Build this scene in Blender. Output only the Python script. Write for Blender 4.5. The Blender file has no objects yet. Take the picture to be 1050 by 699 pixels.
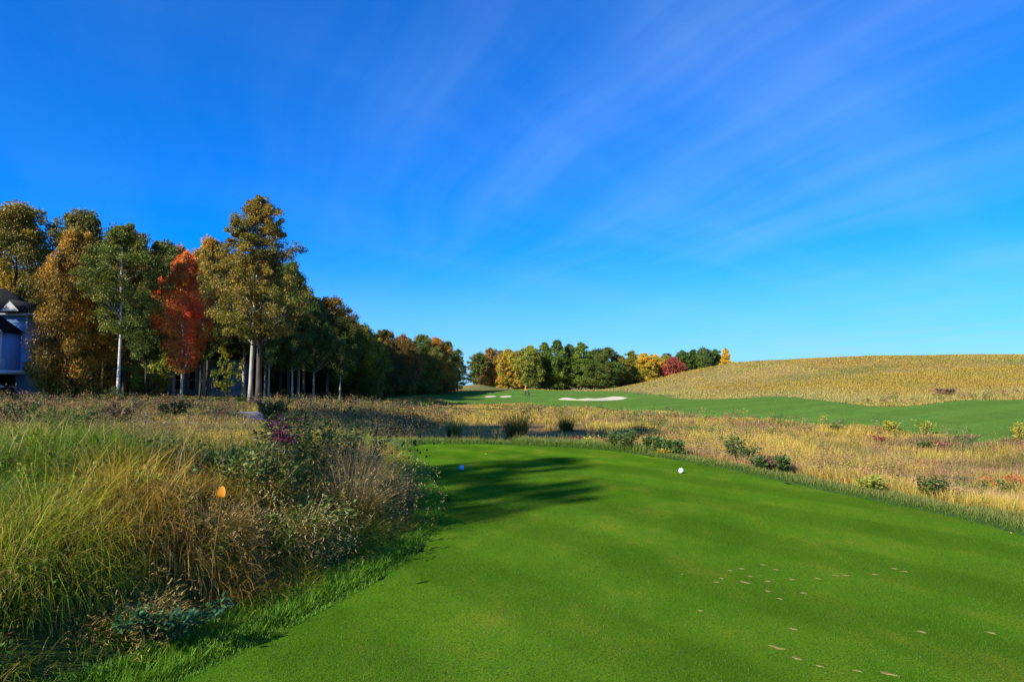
import bpy, math, random
import numpy as np
from mathutils import Vector
from mathutils.geometry import delaunay_2d_cdt

rng = np.random.default_rng(11)
random.seed(11)
R = math.radians
scene = bpy.context.scene
COL = scene.collection

# ------------------------------------------------------------------ camera
EYE = 1.65
FPX = 700.0                       # focal length in photo pixels (1050 wide)
PITCH = math.atan(45.5 / FPX)
cam_d = bpy.data.cameras.new('camera')
cam_d.sensor_width = 36
cam_d.lens = 36 * FPX / 1050
cam_d.clip_start = 0.05
cam_d.clip_end = 8000
cam = bpy.data.objects.new('camera', cam_d)
COL.objects.link(cam)
cam.location = (0, 0, EYE)
cam.rotation_euler = (R(90) + PITCH, 0, 0)
scene.camera = cam

# ------------------------------------------------------------------ sun and sky
SUN_EL = 29.0
SUN_V = Vector((-0.74, -0.67, 0)).normalized()
SUN_AZ = math.atan2(SUN_V.x, SUN_V.y)
sun_dir = Vector((SUN_V.x * math.cos(R(SUN_EL)), SUN_V.y * math.cos(R(SUN_EL)), math.sin(R(SUN_EL))))
sl = bpy.data.lights.new('sun', 'SUN')
sl.energy = 5.0
sl.angle = R(0.5)
sl.color = (1.0, 0.91, 0.74)
so = bpy.data.objects.new('sun', sl)
COL.objects.link(so)
so.rotation_euler = sun_dir.to_track_quat('Z', 'Y').to_euler()
so.location = (-40, -30, 60)

W = bpy.data.worlds.new('World')
scene.world = W
W.use_nodes = True
wn = W.node_tree
wn.nodes.clear()


def N(nt, typ, **kw):
    n = nt.nodes.new(typ)
    for k, v in kw.items():
        if k.startswith('i_'):
            n.inputs[k[2:].replace('_', ' ')].default_value = v
        else:
            setattr(n, k, v)
    return n


def math_n(nt, op, a, b=None, c=None, clamp=False):
    n = nt.nodes.new('ShaderNodeMath')
    n.operation = op
    n.use_clamp = clamp
    for i, v in enumerate((a, b, c)):
        if v is None:
            continue
        if isinstance(v, (int, float)):
            n.inputs[i].default_value = v
        else:
            nt.links.new(v, n.inputs[i])
    return n.outputs[0]


def mixc(nt, f, a, b, blend='MIX'):
    n = nt.nodes.new('ShaderNodeMix')
    n.data_type = 'RGBA'
    n.blend_type = blend
    for i, v in ((0, f), (6, a), (7, b)):
        if isinstance(v, (int, float)):
            n.inputs[i].default_value = v
        elif isinstance(v, (tuple, list)):
            n.inputs[i].default_value = tuple(v) + ((1,) if len(v) == 3 else ())
        else:
            nt.links.new(v, n.inputs[i])
    return n.outputs[2]


def ramp(nt, fac, stops):
    n = nt.nodes.new('ShaderNodeValToRGB')
    nt.links.new(fac, n.inputs[0])
    e = n.color_ramp.elements
    while len(e) > 1:
        e.remove(e[-1])
    e[0].position = stops[0][0]
    e[0].color = tuple(stops[0][1]) + (1,)
    for p, c in stops[1:]:
        q = e.new(p)
        q.color = tuple(c) + (1,)
    return n.outputs[0]


def maprange(nt, v, a, b, c=0.0, d=1.0, smooth=True):
    n = nt.nodes.new('ShaderNodeMapRange')
    n.interpolation_type = 'SMOOTHSTEP' if smooth else 'LINEAR'
    n.inputs[1].default_value = a
    n.inputs[2].default_value = b
    n.inputs[3].default_value = c
    n.inputs[4].default_value = d
    nt.links.new(v, n.inputs[0])
    return n.outputs[0]


def noise(nt, vec, scale, detail=4, rough=0.55, dist=0.0):
    n = N(nt, 'ShaderNodeTexNoise')
    n.inputs['Scale'].default_value = scale
    n.inputs['Detail'].default_value = detail
    n.inputs['Roughness'].default_value = rough
    n.inputs['Distortion'].default_value = dist
    nt.links.new(vec, n.inputs['Vector'])
    return n.outputs['Fac']


def mapping(nt, vec, scale=(1, 1, 1), rot=(0, 0, 0), loc=(0, 0, 0)):
    n = nt.nodes.new('ShaderNodeMapping')
    n.inputs['Scale'].default_value = scale
    n.inputs['Rotation'].default_value = rot
    n.inputs['Location'].default_value = loc
    nt.links.new(vec, n.inputs['Vector'])
    return n.outputs[0]


sky = N(wn, 'ShaderNodeTexSky', sky_type='NISHITA', sun_disc=False)
sky.sun_elevation = R(SUN_EL)
sky.sun_rotation = SUN_AZ % (2 * math.pi)
sky.altitude = 200
sky.air_density = 1.0
sky.dust_density = 0.25
sky.ozone_density = 3.5
hs = N(wn, 'ShaderNodeHueSaturation')
hs.inputs['Hue'].default_value = 0.503
hs.inputs['Saturation'].default_value = 1.14
hs.inputs['Value'].default_value = 1.0
deep = mixc(wn, 1.0, sky.outputs[0], (0.18, 0.50, 0.95), 'MULTIPLY')
wn.links.new(deep, hs.inputs['Color'])
# cirrus: streaks laid on a plane high above, seen by direction
tc = N(wn, 'ShaderNodeTexCoord')
sep = N(wn, 'ShaderNodeSeparateXYZ')
wn.links.new(tc.outputs['Generated'], sep.inputs[0])
zc = math_n(wn, 'ADD', math_n(wn, 'MAXIMUM', sep.outputs[2], 0.0), 0.10)
cx = math_n(wn, 'DIVIDE', sep.outputs[0], zc)
cy = math_n(wn, 'DIVIDE', sep.outputs[1], zc)
cmb = N(wn, 'ShaderNodeCombineXYZ')
wn.links.new(cx, cmb.inputs[0])
wn.links.new(cy, cmb.inputs[1])
warp = N(wn, 'ShaderNodeTexNoise')
warp.inputs['Scale'].default_value = 0.35
warp.inputs['Detail'].default_value = 2
wn.links.new(cmb.outputs[0], warp.inputs['Vector'])
wv = N(wn, 'ShaderNodeVectorMath', operation='MULTIPLY_ADD')
wn.links.new(warp.outputs['Color'], wv.inputs[0])
wv.inputs[1].default_value = (1.1, 1.1, 0)
wn.links.new(cmb.outputs[0], wv.inputs[2])
st1 = noise(wn, mapping(wn, mapping(wn, wv.outputs[0], rot=(0, 0, R(66))), (0.20, 1.5, 1)), 1.5, 7, 0.55)
st2 = noise(wn, mapping(wn, mapping(wn, wv.outputs[0], rot=(0, 0, R(-44))), (0.13, 1.1, 1), loc=(3, 1.4, 0)), 1.3, 5, 0.5)
big = noise(wn, mapping(wn, cmb.outputs[0], (0.5, 0.4, 1), (0, 0, 0), (1.7, 0.6, 0)), 0.55, 3, 0.5)
side = maprange(wn, cx, -1.5, 1.2)
thin = math_n(wn, 'MULTIPLY', maprange(wn, st1, 0.34, 0.78), 0.55)
thin = math_n(wn, 'ADD', thin, math_n(wn, 'MULTIPLY', maprange(wn, st2, 0.35, 0.8), 0.45))
cov = math_n(wn, 'MULTIPLY', thin, math_n(wn, 'ADD', math_n(wn, 'MULTIPLY', side, 0.75), 0.16))
cov = math_n(wn, 'MULTIPLY', cov, maprange(wn, big, 0.30, 0.62, 0.25, 1.0))
cov = math_n(wn, 'ADD', cov, math_n(wn, 'MULTIPLY', side, 0.10))
cov = math_n(wn, 'MULTIPLY', cov, 0.52)
skyc = mixc(wn, cov, hs.outputs[0], (1.6, 2.7, 4.3))
skyc = mixc(wn, maprange(wn, sep.outputs[2], -0.01, 0.20, 0.60, 0.0), skyc, (1.8, 2.85, 3.95))
bg = N(wn, 'ShaderNodeBackground')
bg.inputs['Strength'].default_value = 0.13
wn.links.new(skyc, bg.inputs['Color'])
wo = N(wn, 'ShaderNodeOutputWorld')
wn.links.new(bg.outputs[0], wo.inputs['Surface'])

scene.view_settings.view_transform = 'Standard'
scene.view_settings.look = 'None'
scene.view_settings.exposure = 0.95
scene.view_settings.gamma = 1.0
scene.view_settings.use_curve_mapping = False
scene.cycles.max_bounces = 6
scene.cycles.diffuse_bounces = 3
scene.cycles.transparent_max_bounces = 4
scene.cycles.use_denoising = True

# ------------------------------------------------------------------ photo geometry


def ray(px, py):
    u = (px - 525) / FPX
    v = (349.5 - py) / FPX
    return u, math.cos(PITCH) - v * math.sin(PITCH), math.sin(PITCH) + v * math.cos(PITCH)


def at(px, py, d):
    """point on the sight line through a photo pixel at distance d"""
    x, y, z = ray(px, py)
    t = d / y
    return (x * t, d, EYE + z * t)


def flat(px, py):
    x, y, z = ray(px, py)
    t = -EYE / z
    return (x * t, y * t)


def smooth_poly(pts, n=5):
    out = []
    m = len(pts)
    for i in range(m):
        p0, p1, p2, p3 = (np.array(pts[(i + k - 1) % m], float) for k in range(4))
        for j in range(n):
            t = j / n
            out.append(0.5 * ((2 * p1) + (-p0 + p2) * t + (2 * p0 - 5 * p1 + 4 * p2 - p3) * t * t + (-p0 + 3 * p1 - 3 * p2 + p3) * t ** 3))
    return np.array(out)


def inside(poly, x, y):
    r = np.zeros(np.shape(x), bool)
    n = len(poly)
    for i in range(n):
        x0, y0 = poly[i]
        x1, y1 = poly[(i + 1) % n]
        c = ((y0 > y) != (y1 > y)) & (x < (x1 - x0) * (y - y0) / ((y1 - y0) if y1 != y0 else 1e-9) + x0)
        r ^= c
    return r


def pdist(poly, x, y, closed=True):
    best = np.full(np.shape(x), 1e9)
    n = len(poly)
    for i in range(n if closed else n - 1):
        ax, ay = poly[i]
        bx, by = poly[(i + 1) % n]
        dx, dy = bx - ax, by - ay
        t = np.clip(((x - ax) * dx + (y - ay) * dy) / (dx * dx + dy * dy + 1e-12), 0, 1)
        best = np.minimum(best, np.hypot(x - ax - t * dx, y - ay - t * dy))
    return best


def sdist(poly, x, y):
    d = pdist(poly, x, y)
    return np.where(inside(poly, x, y), -d, d)


def sstep(v, a, b):
    t = np.clip((v - a) / (b - a), 0, 1)
    return t * t * (3 - 2 * t)


def _hash(ix, iy, seed):
    h = (ix.astype(np.int64) * 374761393 + iy.astype(np.int64) * 668265263 + seed * 1442695041) & 0xffffffff
    h = ((h ^ (h >> 13)) * 1274126177) & 0xffffffff
    return ((h ^ (h >> 16)) & 0xffffff) / float(0xffffff)


def vn(x, y, scale, seed=0, octv=3):
    """value noise 0..1"""
    x = np.asarray(x, float) / scale
    y = np.asarray(y, float) / scale
    tot = 0
    amp = 1
    s = 0
    for o in range(octv):
        ix = np.floor(x)
        iy = np.floor(y)
        fx = x - ix
        fy = y - iy
        fx = fx * fx * (3 - 2 * fx)
        fy = fy * fy * (3 - 2 * fy)
        a = _hash(ix, iy, seed + o)
        b = _hash(ix + 1, iy, seed + o)
        c = _hash(ix, iy + 1, seed + o)
        d = _hash(ix + 1, iy + 1, seed + o)
        tot = tot + amp * ((a * (1 - fx) + b * fx) * (1 - fy) + (c * (1 - fx) + d * fx) * fy)
        s += amp
        amp *= 0.5
        x = x * 2.03 + 17.1
        y = y * 2.03 + 9.2
    return tot / s


# the tee outline on its level top
TEE_PX_L = [(300, 640), (400, 585), (441, 550), (457, 530), (453, 505), (441, 485), (428, 468), (422, 458)]
TEE_PX_R = [(440, 455.3), (520, 455.8), (600, 460), (650, 465), (740, 480), (830, 500), (960, 526), (1050, 549)]
TEE = [(-4.2, -8), (-2.9, -1), (-2.35, 1.6), flat(110, 735), flat(182, 699)] + [flat(*p) for p in TEE_PX_L] + [flat(*p) for p in TEE_PX_R] + \
      [(5.7, 5), (5.6, 1), (5.2, -8)]
TEE = smooth_poly(TEE, 4)

front = [(1050, 449, 28), (1000, 447, 31), (900, 438, 38), (800, 430.5, 46), (700, 423.5, 56), (620, 417, 68), (546, 413, 80), (460, 411, 90), (380, 410.5, 96)]
back = [(1050, 410, 52), (987, 410.7, 54), (940, 416, 49), (887, 416.5, 52), (833, 410, 66), (793, 406.7, 78), (750, 409, 76), (700, 409, 82),
        (672, 405, 98), (640, 402.5, 118), (600, 401, 126), (540, 399.3, 134), (470, 401, 130), (400, 404.5, 112), (340, 407, 100)]
anch = []
for px, py, d in front:
    anch.append(at(px, py, d))
    x, y, z = at(px, py, d)
    k = (d - 3.5) / d
    anch.append((x * k, y * k, z - 0.50))
for px, py, d in back:
    anch.append(at(px, py, d))
for a in [(580, 452, 23.5), (520, 449, 25.5), (520, 441, 33), (520, 431, 45), (600, 436, 38), (620, 428, 46), (560, 421, 62), (450, 436, 36),
          (450, 424, 52), (430, 417, 70), (380, 432, 40), (700, 448, 26), (700, 436, 38), (800, 452, 26), (800, 470, 20), (900, 470, 23), (1000, 478, 22),
          (1050, 500, 16), (900, 505, 14.5), (760, 470, 19)]:
    x, y, z = at(*a)
    anch.append((x, y, z - (0.35 if a[0] > 640 else 0.1)))
# bunkers: floor and lip
for a in [(570, 411, 99), (600, 411.3, 98), (640, 410.8, 100), (575, 407.6, 103), (600, 407.4, 103), (640, 405.6, 106), (656, 407, 101), (580, 406.5, 108), (640, 404.8, 111),
          (495, 407.6, 112), (527, 407.6, 112), (495, 405.6, 116), (527, 405.6, 116), (540, 406.6, 111)]:
    anch.append(at(*a))
# hill
for px, py, d, drop in [(1050, 362, 105, .6), (970, 362, 108, .6), (880, 362.5, 112, .6), (820, 366, 118, .6), (750, 370, 126, .5), (700, 379, 132, .5),
                        (660, 390, 136, .4), (628, 399, 138, .2), (1050, 385, 78, .3), (950, 387, 80, .3), (880, 388, 86, .3), (800, 388, 98, .3),
                        (720, 396, 104, .2), (690, 400, 108, .2), (1050, 402, 59, 0), (900, 409, 60, 0), (980, 403, 63, 0), (740, 404, 86, 0)]:
    x, y, z = at(px, py, d)
    anch.append((x, y, z - drop))
anch += [(120, 100, 6.2), (120, 140, 7), (80, 150, 6.6), (40, 165, 4), (50, 40, -.2), (75, 60, 1.5), (30, 12, -.9), (20, 4, -.7), (45, 20, -.8),
         (30, 200, -.2), (60, 200, 1.5), (100, 210, 4), (0, 160, -.2), (20, 160, -.1), (-12, 150, .2), (-15, 180, .3), (-8, 165, 1.9), (-20, 200, 1.0), (0, 220, 0),
         (160, 40, 3), (160, 180, 6)]
# mound and the ground around it
anch += [(-2.9, 5.0, .66), (-2.7, 7.2, .68), (-2.1, 8.6, .45), (-4.5, 7.3, .88), (-6.2, 8.0, .80), (-3.4, 3.4, .56), (-5, 4.6, .80), (-5.5, 10.2, .45), (-9, 9, .66), (-2.6, 9.3, .42), (-3.2, 11.5, .26),
         (-4.5, 13, .12), (-8, 14, .15), (-12, 14, .3), (-10, 21, .0), (-4.6, 10, .42), (-8, 30, 0), (-12, 29, 0), (-20, 30, .15), (-30, 30, .3), (-4, 17, .2), (-5, 22, -.1), (-6, 1, .6),
         (-10, 0, .6), (-12, 5, .7), (-7, -6, .3), (-20, 10, .6), (-2.2, 12, .12), (-35, 10, .5), (-12, 45, .0), (-25, 45, .2), (-40, 45, .4),
         (-30, 60, .2), (-45, 60, .4), (-20, 70, .2), (-35, 80, .4), (-60, 60, .5), (-12, 90, .2), (-30, 110, .4), (-60, 100, .6), (-20, 130, .3), (-40, 150, .5), (-80, 30, .6)]
anch += [(0, -20, -.2), (20, -15, -.6), (-20, -20, .4), (60, -20, -.4), (-60, -20, .4)]
A = np.array(anch, float)
_k = lambda d: np.sqrt(d * d + 1.0)
_n = len(A)
_D = np.hypot(A[:, None, 0] - A[None, :, 0], A[:, None, 1] - A[None, :, 1])
_M = np.zeros((_n + 1, _n + 1))
_M[:_n, :_n] = -_k(_D) - np.eye(_n) * 0.02 * -1
_M[:_n, _n] = 1
_M[_n, :_n] = 1
_wt = np.linalg.solve(_M, np.append(A[:, 2], 0))


def H(x, y):
    x = np.asarray(x, float)
    y = np.asarray(y, float)
    shp = x.shape
    xf = x.ravel()
    yf = y.ravel()
    z = np.empty(xf.size)
    for s in range(0, xf.size, 20000):
        a, b = xf[s:s + 20000], yf[s:s + 20000]
        d = np.hypot(a[:, None] - A[None, :, 0], b[:, None] - A[None, :, 1])
        z[s:s + 20000] = -_k(d) @ _wt[:_n] + _wt[_n]
    r = np.hypot(xf, yf)
    far = sstep(r, 230, 500)
    z = np.where(r > 180, np.clip(z, -2, 8), z) * (1 - far)
    z += (vn(xf, yf, 14, 5) - .5) * .35 * sstep(r, 60, 120)
    near = (r < 40)
    if near.any():
        sd = sdist(TEE, xf[near], yf[near])
        z[near] *= np.where(xf[near] > 0, sstep(sd, 0.2, 5.5), sstep(sd, 0.15, 1.5))
    return z.reshape(shp)


def h1(x, y):
    return float(H(np.array([x]), np.array([y]))[0])


def hit(px, py, lo=4, hi=260):
    """where the sight line first meets the ground"""
    d = np.arange(lo, hi, 0.25)
    x, y, z = ray(px, py)
    g = H(x / y * d, d)
    s = EYE + z / y * d
    k = np.nonzero(s <= g)[0]
    if len(k) == 0:
        dd = hi
    else:
        dd = d[k[0]]
    return (x / y * dd, dd)


# ------------------------------------------------------------------ materials
MATS = {}


def new_mat(name):
    m = bpy.data.materials.new(name)
    m.use_nodes = True
    nt = m.node_tree
    nt.nodes.clear()
    out = N(nt, 'ShaderNodeOutputMaterial')
    MATS[name] = m
    return m, nt, out


def bump(nt, height, strength, dist=0.02):
    b = N(nt, 'ShaderNodeBump')
    b.inputs['Strength'].default_value = strength
    b.inputs['Distance'].default_value = dist
    nt.links.new(height, b.inputs['Height'])
    return b.outputs[0]


def leafy_shader(nt, out, col, trans=0.3, rough=0.55, spec=0.25):
    p = N(nt, 'ShaderNodeBsdfPrincipled')
    p.inputs['Roughness'].default_value = rough
    p.inputs['Specular IOR Level'].default_value = spec
    t = N(nt, 'ShaderNodeBsdfTranslucent')
    mx = N(nt, 'ShaderNodeMixShader')
    mx.inputs[0].default_value = trans
    nt.links.new(col, p.inputs['Base Color'])
    tcl = mixc(nt, 1.0, col, (1.15, 1.1, 0.55), 'MULTIPLY')
    nt.links.new(tcl, t.inputs['Color'])
    nt.links.new(p.outputs[0], mx.inputs[1])
    nt.links.new(t.outputs[0], mx.inputs[2])
    nt.links.new(mx.outputs[0], out.inputs['Surface'])


def mat_attr_leaf(name, trans=0.3, rough=0.55):
    m, nt, out = new_mat(name)
    a = N(nt, 'ShaderNodeAttribute', attribute_name='Col')
    leafy_shader(nt, out, a.outputs['Color'], trans, rough)
    return m


GRASS = mat_attr_leaf('grass_blades', 0.30, 0.6)
PLANT = mat_attr_leaf('plant_leaves', 0.30, 0.5)

# tree leaves: two leaf colours per tree (object properties), mixed by a patch value stored on the leaves
m, nt, out = new_mat('tree_leaves')
LEAF = m
aa = N(nt, 'ShaderNodeAttribute', attribute_type='OBJECT', attribute_name='leaf_a')
ab = N(nt, 'ShaderNodeAttribute', attribute_type='OBJECT', attribute_name='leaf_b')
av = N(nt, 'ShaderNodeAttribute', attribute_name='Col')
sp = N(nt, 'ShaderNodeSeparateColor')
nt.links.new(av.outputs['Color'], sp.inputs[0])
c = mixc(nt, sp.outputs[0], aa.outputs['Color'], ab.outputs['Color'])
val = maprange(nt, sp.outputs[1], 0, 1, 0.6, 1.45, False)
vc = N(nt, 'ShaderNodeCombineColor')
for i in range(3):
    nt.links.new(val, vc.inputs[i])
c = mixc(nt, 1.0, c, vc.outputs[0], 'MULTIPLY')
leafy_shader(nt, out, c, 0.28, 0.5, 0.3)


def mat_simple(name, col, rough=0.7, var=0.15, scale=6, bmp=0.0, spec=0.3, stretch=(1, 1, 1), metal=0):
    m, nt, out = new_mat(name)
    p = N(nt, 'ShaderNodeBsdfPrincipled')
    p.inputs['Roughness'].default_value = rough
    p.inputs['Specular IOR Level'].default_value = spec
    p.inputs['Metallic'].default_value = metal
    t = N(nt, 'ShaderNodeTexCoord')
    v = mapping(nt, t.outputs['Object'], stretch)
    n = noise(nt, v, scale, 6, 0.6)
    cc = ramp(nt, n, [(0.25, tuple(x * (1 - var) for x in col)), (0.75, tuple(min(1, x * (1 + var)) for x in col))])
    nt.links.new(cc, p.inputs['Base Color'])
    if bmp:
        nt.links.new(bump(nt, n, bmp, 0.03), p.inputs['Normal'])
    nt.links.new(p.outputs[0], out.inputs['Surface'])
    return m


BARK_D = mat_simple('bark_dark', (0.075, 0.062, 0.05), 0.9, .45, 3, .6, .1, (3, 3, .5))
BARK_L = mat_simple('bark_pale', (0.33, 0.30, 0.24), 0.85, .35, 2.5, .4, .1, (2, 2, .8))
# birch bark: pale with short dark bands
m, nt, out = new_mat('bark_birch')
BARK_B = m
t = N(nt, 'ShaderNodeTexCoord')
nz = noise(nt, mapping(nt, t.outputs['Object'], (1, 1, 5)), 1.6, 5, .6)
p = N(nt, 'ShaderNodeBsdfPrincipled')
p.inputs['Roughness'].default_value = .7
nt.links.new(ramp(nt, nz, [(0.36, (.05, .045, .04)), (0.43, (.40, .38, .34)), (0.8, (.62, .6, .55))]), p.inputs['Base Color'])
nt.links.new(p.outputs[0], out.inputs['Surface'])
STEM = mat_simple('dry_stem', (0.16, 0.12, 0.05), 0.8, .3, 8)

# open ground: colour per vertex from the terrain, broken up by noise
m, nt, out = new_mat('open_ground')
GROUND = m
t = N(nt, 'ShaderNodeTexCoord')
a = N(nt, 'ShaderNodeAttribute', attribute_name='Col')
n1 = noise(nt, t.outputs['Object'], 2.2, 8, .65)
n2 = noise(nt, t.outputs['Object'], 30, 6, .7)
c = mixc(nt, 1.0, a.outputs['Color'], ramp(nt, n1, [(.25, (.6, .62, .6)), (.75, (1.4, 1.35, 1.3))]), 'MULTIPLY')
c = mixc(nt, 1.0, c, ramp(nt, n2, [(.3, (.65, .65, .65)), (.7, (1.35, 1.35, 1.35))]), 'MULTIPLY')
p = N(nt, 'ShaderNodeBsdfPrincipled')
p.inputs['Roughness'].default_value = .95
p.inputs['Specular IOR Level'].default_value = .1
nt.links.new(c, p.inputs['Base Color'])
nt.links.new(bump(nt, n2, .8, .05), p.inputs['Normal'])
nt.links.new(p.outputs[0], out.inputs['Surface'])


def mat_turf(name, dark, light, dry, dry_amt, fine, stripe=None, bmp=.35, stripe_rot=0.0, stripe_w=1.0):
    m, nt, out = new_mat(name)
    t = N(nt, 'ShaderNodeTexCoord')
    v = t.outputs['Object']
    big = noise(nt, v, .35, 5, .6)
    mid = noise(nt, mapping(nt, v, (1.0, .5, 1), (0, 0, R(20))), 1.6, 5, .6)
    sm = noise(nt, v, fine, 5, .75)
    vf = noise(nt, v, fine * 3.3, 3, .8)
    f = math_n(nt, 'ADD', math_n(nt, 'MULTIPLY', big, .5), math_n(nt, 'MULTIPLY', mid, .5))
    c = ramp(nt, f, [(.38, dark), (.62, light)])
    dr = math_n(nt, 'MULTIPLY', maprange(nt, math_n(nt, 'ADD', math_n(nt, 'MULTIPLY', mid, .65), math_n(nt, 'MULTIPLY', sm, .35)), .5, .68), dry_amt)
    c = mixc(nt, dr, c, dry)
    g = math_n(nt, 'ADD', math_n(nt, 'MULTIPLY', sm, .5), math_n(nt, 'MULTIPLY', vf, .5))
    c = mixc(nt, 1.0, c, ramp(nt, g, [(.36, (.42, .48, .4)), (.5, (1, 1, 1)), (.64, (1.6, 1.5, 1.3))]), 'MULTIPLY')
    if stripe:
        w = N(nt, 'ShaderNodeTexWave')
        w.wave_type = 'BANDS'
        w.inputs['Scale'].default_value = 0.314 / stripe_w
        w.inputs['Distortion'].default_value = .6
        w.inputs['Detail'].default_value = 1
        nt.links.new(mapping(nt, v, (1, 1, 1), (0, 0, stripe_rot)), w.inputs['Vector'])
        c = mixc(nt, 1.0, c, ramp(nt, w.outputs['Fac'], [(.35, (1 - stripe,) * 3), (.65, (1 + stripe,) * 3)]), 'MULTIPLY')
    p = N(nt, 'ShaderNodeBsdfPrincipled')
    p.inputs['Roughness'].default_value = 1.0
    p.inputs['Specular IOR Level'].default_value = .0
    nt.links.new(c, p.inputs['Base Color'])
    nt.links.new(bump(nt, g, bmp, .012), p.inputs['Normal'])
    nt.links.new(p.outputs[0], out.inputs['Surface'])
    return m


TEE_M = mat_turf('tee_turf', (.046, .122, .006), (.080, .168, .009), (.17, .17, .018), .6, 60, .09, .5, R(-35), 1.6)
FAIR_M = mat_turf('fairway_turf', (.070, .150, .028), (.092, .180, .032), (.13, .15, .04), .4, 9, .05, .3, R(62), 5.5)
LAWN_M = mat_turf('lawn_turf', (.07, .11, .02), (.12, .15, .03), (.20, .13, .035), .8, 6)
SAND_M = mat_simple('bunker_sand', (.52, .455, .33), .95, .08, 3, .3, .1)
PATH_M = mat_simple('path_asphalt', (.20, .19, .175), .95, .15, 12, .3, .1)
DIVOT_M = mat_simple('divot_sand', (.165, .15, .045), .95, .3, 40, .4, .1)
SIDING = mat_simple('blue_siding', (.19, .36, .66), .7, .06, 4, 0, .2, (1, 1, 8))
SIDING_L = mat_simple('pale_siding', (.30, .38, .46), .7, .06, 4, 0, .2, (1, 1, 8))
TRIM = mat_simple('white_trim', (.72, .74, .76), .6, .03, 3)
PEDI = mat_simple('pediment_shaded_trim', (.36, .37, .38), .8, .05, 3)  # white trim dimmed to grey, the gable's shade put into its colour
ROOF_D = mat_simple('dark_shingles', (.03, .03, .032), 1.0, .4, 9, .4, 0)
ROOF_G = mat_simple('grey_shingles', (.28, .27, .25), .9, .3, 9, .4, .1)
GLASS = mat_simple('window_glass', (.02, .025, .03), .08, .1, 2, 0, .6)
MARK_W = mat_simple('marker_white', (.82, .82, .80), .35, .03, 30, 0, .5)
MARK_B = mat_simple('marker_blue', (.30, .48, .85), .35, .04, 30, 0, .5)
SHIRT = mat_simple('orange_shirt', (.85, .26, .05), .8, .1, 20)
TROUS = mat_simple('dark_trousers', (.035, .045, .04), .85, .2, 20)
SKIN = mat_simple('skin', (.45, .27, .19), .6, .05, 20)
BAG_M = mat_simple('bag_fabric', (.03, .035, .035), .7, .2, 20)
GREY_M = mat_simple('grey_metal', (.45, .46, .45), .4, .1, 20, 0, .5)

# ------------------------------------------------------------------ mesh building


def tag(o, label=None, cat=None, group=None, kind=None):
    if label:
        o['label'] = label
    if cat:
        o['category'] = cat
    if group:
        o['group'] = group
    if kind:
        o['kind'] = kind
    return o


def raw_mesh(name, V, F, col=None, smooth=False):
    """F: (n,3) or (n,4) int array, or a list of such arrays"""
    me = bpy.data.meshes.new(name)
    V = np.asarray(V, np.float32)
    Fs = F if isinstance(F, list) else [F]
    Fs = [np.asarray(f, np.int32) for f in Fs if len(f)]
    nl = sum(f.size for f in Fs)
    nf = sum(len(f) for f in Fs)
    me.vertices.add(len(V))
    me.vertices.foreach_set('co', V.ravel())
    me.loops.add(nl)
    me.loops.foreach_set('vertex_index', np.concatenate([f.ravel() for f in Fs]))
    me.polygons.add(nf)
    tot = np.concatenate([np.full(len(f), f.shape[1], np.int32) for f in Fs])
    st = np.concatenate([[0], np.cumsum(tot)[:-1]]).astype(np.int32)
    me.polygons.foreach_set('loop_start', st)
    me.polygons.foreach_set('loop_total', tot)
    if smooth:
        me.polygons.foreach_set('use_smooth', np.ones(nf, bool))
    if col is not None:
        ca = me.color_attributes.new('Col', 'FLOAT_COLOR', 'POINT')
        c4 = np.ones((len(V), 4), np.float32)
        c4[:, :3] = col
        ca.data.foreach_set('color', c4.ravel())
    me.update(calc_edges=True)
    return me


def obj(name, me, mat=None, parent=None, loc=None):
    o = bpy.data.objects.new(name, me)
    COL.objects.link(o)
    if mat and me is not None and not me.materials:
        me.materials.append(mat)
    if parent:
        o.parent = parent
    if loc is not None:
        o.location = loc
    return o


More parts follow.
